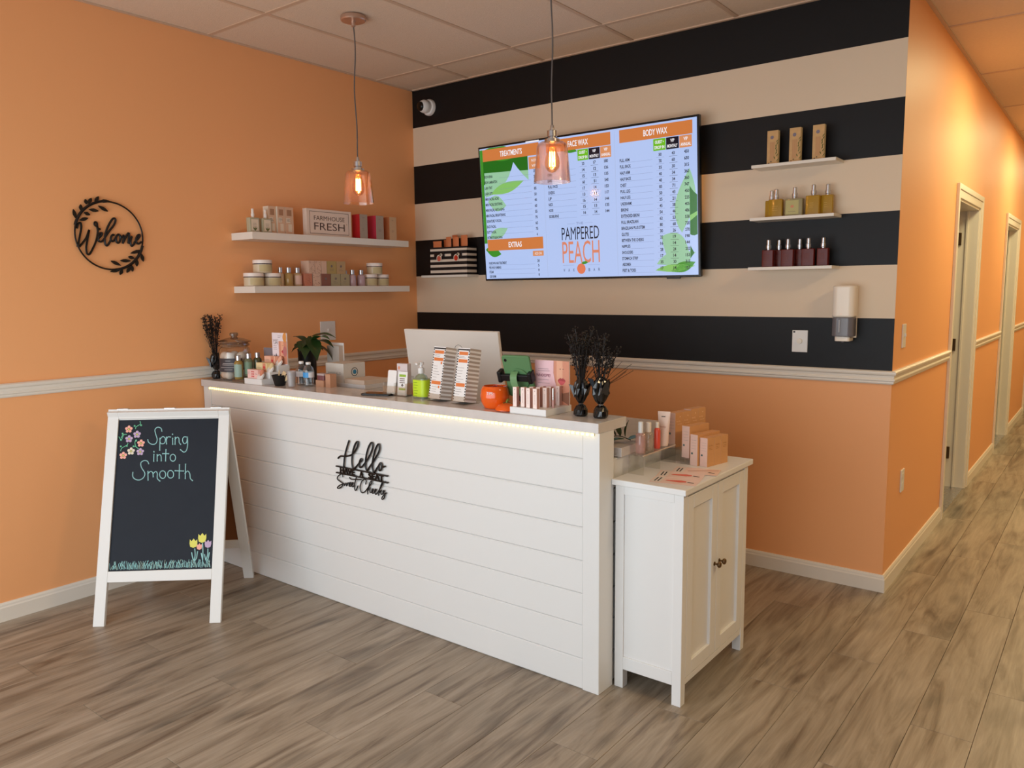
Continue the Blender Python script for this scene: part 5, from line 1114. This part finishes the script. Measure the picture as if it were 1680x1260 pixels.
# plant sprig lying on the wing
sp_ = thing('leaf_sprig', 'cut sprig with glossy green leaves lying on the lower wing', 'plant', (2.52, -1.44, .9135))
m = M(True); m.tube(smooth_pts([(-.10, .0, .004), (-.03, .01, .02), (.03, .0, .012)], 4), .002, LG, 6); m.build('stem', sp_)
for b, t_, w_ in (((.0, 0, .015), (-.02, -.05, .012), .02), ((.02, 0, .014), (.055, .06, .02), .02), ((.0, .01, .02), (.01, .02, .085), .012), ((-.04, .01, .02), (-.06, -.02, .06), .013), ((-.06, 0, .012), (-.12, -.03, .045), .014), ((-.02, .01, .02), (-.075, .05, .075), .012)):
    m = M(True); leaf3(m, b, t_, w_, LG2 if w_ > .015 else LG, .2); m.build('leaf', sp_)
# ================================================================ CABINET TOP
ZC = .8102
def uriser(label, x0, x1, y0, y1, h, nleg=2):
    t = thing('acrylic_riser', label, 'riser', (x0, y0, ZC))
    M().box(0, x1-x0, 0, y1-y0, h-.004, h, ACRY).build('top_panel', t)
    M().box(x1-x0-.003, x1-x0, 0, y1-y0, h-.004, h+.0004, mat('acrylic_edge', (226, 206, 186), .2)).build('polished_edge', t)
    for k in range(nleg):
        y = (y1-y0-.003)*k/(nleg-1); M().box(0, x1-x0, y, y+.003, 0, h-.004, ACRY).build('leg_panel', t)
    return t
uriser('tall clear acrylic riser holding bottles at the back of the cabinet', 2.578, 2.642, -1.505, -1.235, .075, 3)
uriser('clear acrylic riser under the tall peach boxes', 2.575, 2.662, -1.20, -.985, .050)
uriser('lowest clear acrylic riser under the second row of peach boxes', 2.664, 2.735, -1.238, -1.085, .022)
ZR = ZC+.0755
SPP = thin_glass('pink_tint_plastic', (244, 214, 206), .5, .05, body=.35, bodyc=(226, 190, 180))
cylbottle('spray_bottle', 'nearest clear pink spray bottle with white cap on the acrylic riser', (2.606, -1.463, ZR), .019, .078, SPP, WHITE, .0095, .042, 'spray bottles on the acrylic riser')
cylbottle('spray_bottle', 'second clear spray bottle with cream cap on the acrylic riser', (2.606, -1.400, ZR), .018, .072, thin_glass('clear_tint_plastic', (240, 232, 220), .5, .05, body=.25, bodyc=(214, 200, 186)), mat('cream_cap', (236, 220, 200), .4), .0105, .038, 'spray bottles on the acrylic riser')
cylbottle('serum_bottle', 'slim coral red serum bottle with pale cap on the acrylic riser', (2.617, -1.348, ZR), .0125, .082, mat('coral_tube', (220, 82, 62), .3), mat('cream_cap', (236, 220, 200), .4), .007, .022)
tu = thing('cream_tube', 'tall cream squeeze tube lettered Body standing on the acrylic riser', 'tube', (2.612, -1.282, ZR), R(10))
CT = mat('cream_tube', (238, 208, 188), .4); m = M(True)
vs = []; n = 16
for j, (a, b, z) in enumerate(((.017, .017, 0), (.019, .017, .012), (.021, .013, .06), (.024, .007, .105), (.0255, .0012, .130), (.0255, .0010, .137))):
    for i in range(n): t_ = 2*PI*i/n; vs.append((a*math.cos(t_), b*math.sin(t_), z))
m.add(vs, [(j*n+i, j*n+(i+1) % n, (j+1)*n+(i+1) % n, (j+1)*n+i) for j in range(5) for i in range(n)]+[tuple(range(n))[::-1], tuple(range(5*n, 6*n))], CT); m.build('tube_body', tu)
m = M(); m.text('body', 0, .072, .024, .010, mat('rose_print', (180, 120, 100), .5), -.0150); q4(m, -.008, .008, .116, .119, DINK, -.0085); m.build('printed_label', tu, keep=True)
BX = mat('peach_kraft_front', (212, 154, 100), .55, vary=.03, vscale=30); BS_ = mat('pink_cream_side', (226, 188, 170), .55); PB = mat('pale_box_print', (244, 202, 164), .5)
def bxlab(m, w, d, h):
    m.text('body', -w*.1, h*.72, w*.5, h*.055, PB, -d/2-.0006); m.text('wonder', w*.05, h*.65, w*.6, h*.04, PB, -d/2-.0006); poly(m, [(.003*math.cos(i)+w*.1, h*.88+.003*math.sin(i)) for i in range(6)], PB, -d/2-.0006)
def sidelab(m, w, d, h):
    pass
def brow(n, xc, w_, y0, dy, z, h, lbl, group, dec, hv=None, th=R(-11)):
    X0c = xc+w_/2                                    # rows stand turned a little, pivoting on their near right corner
    for k in range(n):
        u = dy*(k+.5); hh = h*(hv[k] if hv else 1)
        dx, dyy = -w_/2, u
        x = X0c+dx*math.cos(th)-dyy*math.sin(th); y = y0+dx*math.sin(th)+dyy*math.cos(th)
        t = carton('serum_box', lbl[k], 'box', (x, y, z), dy-.0008, w_, hh, BX, BS_, BX, Q+th, group, dec)
        if k == 0:
            m = M(); X0 = -(dy-.0008)/2-.0006
            for i in range(4): m.add([(X0, -w_*.35, hh*(.55+.09*i)), (X0, w_*.3, hh*(.55+.09*i)), (X0, w_*.3, hh*(.555+.09*i)), (X0, -w_*.35, hh*(.555+.09*i))], [(3, 2, 1, 0)], mat('soft_grey_print', (150, 140, 130), .6))
            m.add([(X0, w_*.12, hh*.36), (X0, w_*.34, hh*.36), (X0, w_*.34, hh*.42), (X0, w_*.12, hh*.42)], [(3, 2, 1, 0)], mat('teal_print', (70, 104, 100), .5)); m.build('side_print', t, keep=True)
N4 = ('nearest', 'second', 'third', 'farthest'); N3 = ('nearest', 'middle', 'farthest')
brow(4, 2.596, .036, -1.185, .052, ZC+.0505, .146, ['%s tall peach box of the back row on the cabinet' % n_ for n_ in N4], 'tall peach boxes', bxlab, (.97, .97, 1, 1))
brow(2, 2.676, .036, -1.222, .066, ZC+.0225, .128, ['%s peach box of the second row from the back' % n_ for n_ in ('nearest', 'farthest')], 'second row peach boxes', None)
brow(3, 2.722, .034, -1.245, .050, ZC+.0002, .124, ['%s peach box of the third row from the back' % n_ for n_ in N3], 'third row peach boxes', None)
def fl_(m, w, d, h): m.text('body', 0, h*.70, w*.5, h*.05, mat('gold_print', (176, 116, 50), .5), -d/2-.0006); lines(m, -w*.25, w*.25, h*.64, .006, 2, -d/2-.0006, mat('gold_print', (176, 116, 50), .5), .0012)
brow(3, 2.761, .034, -1.240, .0470, ZC+.0002, .114, ['%s peach box of the front row on the cabinet' % n_ for n_ in N3], 'front row peach boxes', fl_)
def leaflet(label, x, y, rz, k):
    t = thing('leaflet', label, 'leaflet', (x, y, ZC+.0003+.0006*k), R(rz), 'leaflets on the cabinet')
    M().box(-.085, .085, -.052, .052, 0, .0004, mat('pink_leaflet', (238, 206, 194), .35)).build('sheet', t)
    m = M(); y_ = .0007; CRL = mat('coral_print2', (226, 96, 70), .4)
    def pz(P, mt, dz=0): m.add([(a, b, y_+dz) for a, b in P], [tuple(range(len(P)))], mt)
    pz([(-.08, -.045), (-.045, -.045), (-.045, .045), (-.08, .045)], mat('white_leaflet', (232, 220, 210), .35))
    for xx in (-.072, -.060): pz([(xx, -.03), (xx+.005, -.03), (xx+.005, .03), (xx, .03)], DINK, .0001)
    pz([(-.035, -.012), (.02, -.022), (.042, -.014), (.04, .004), (.02, .010), (-.03, -.002)] if k != 2 else [(-.03, -.01), (.08, .03), (.078, .034), (-.032, -.004)], CRL if k != 2 else mat('dusty_rose_print', (196, 130, 116), .4), .0001)
    pz([(.045, -.012), (.07, -.02), (.072, -.014), (.048, -.004)], DINK, .0001)
    m.build('printed_art', t, keep=True)
leaflet('front leaflet with coral tube picture near the cabinet edge', 2.775, -1.510, 12, 0)
leaflet('middle leaflet with coral tube picture on the cabinet top', 2.752, -1.415, 16, 1)
leaflet('rear leaflet with thin brush picture below the front peach boxes', 2.775, -1.330, 14, 2)
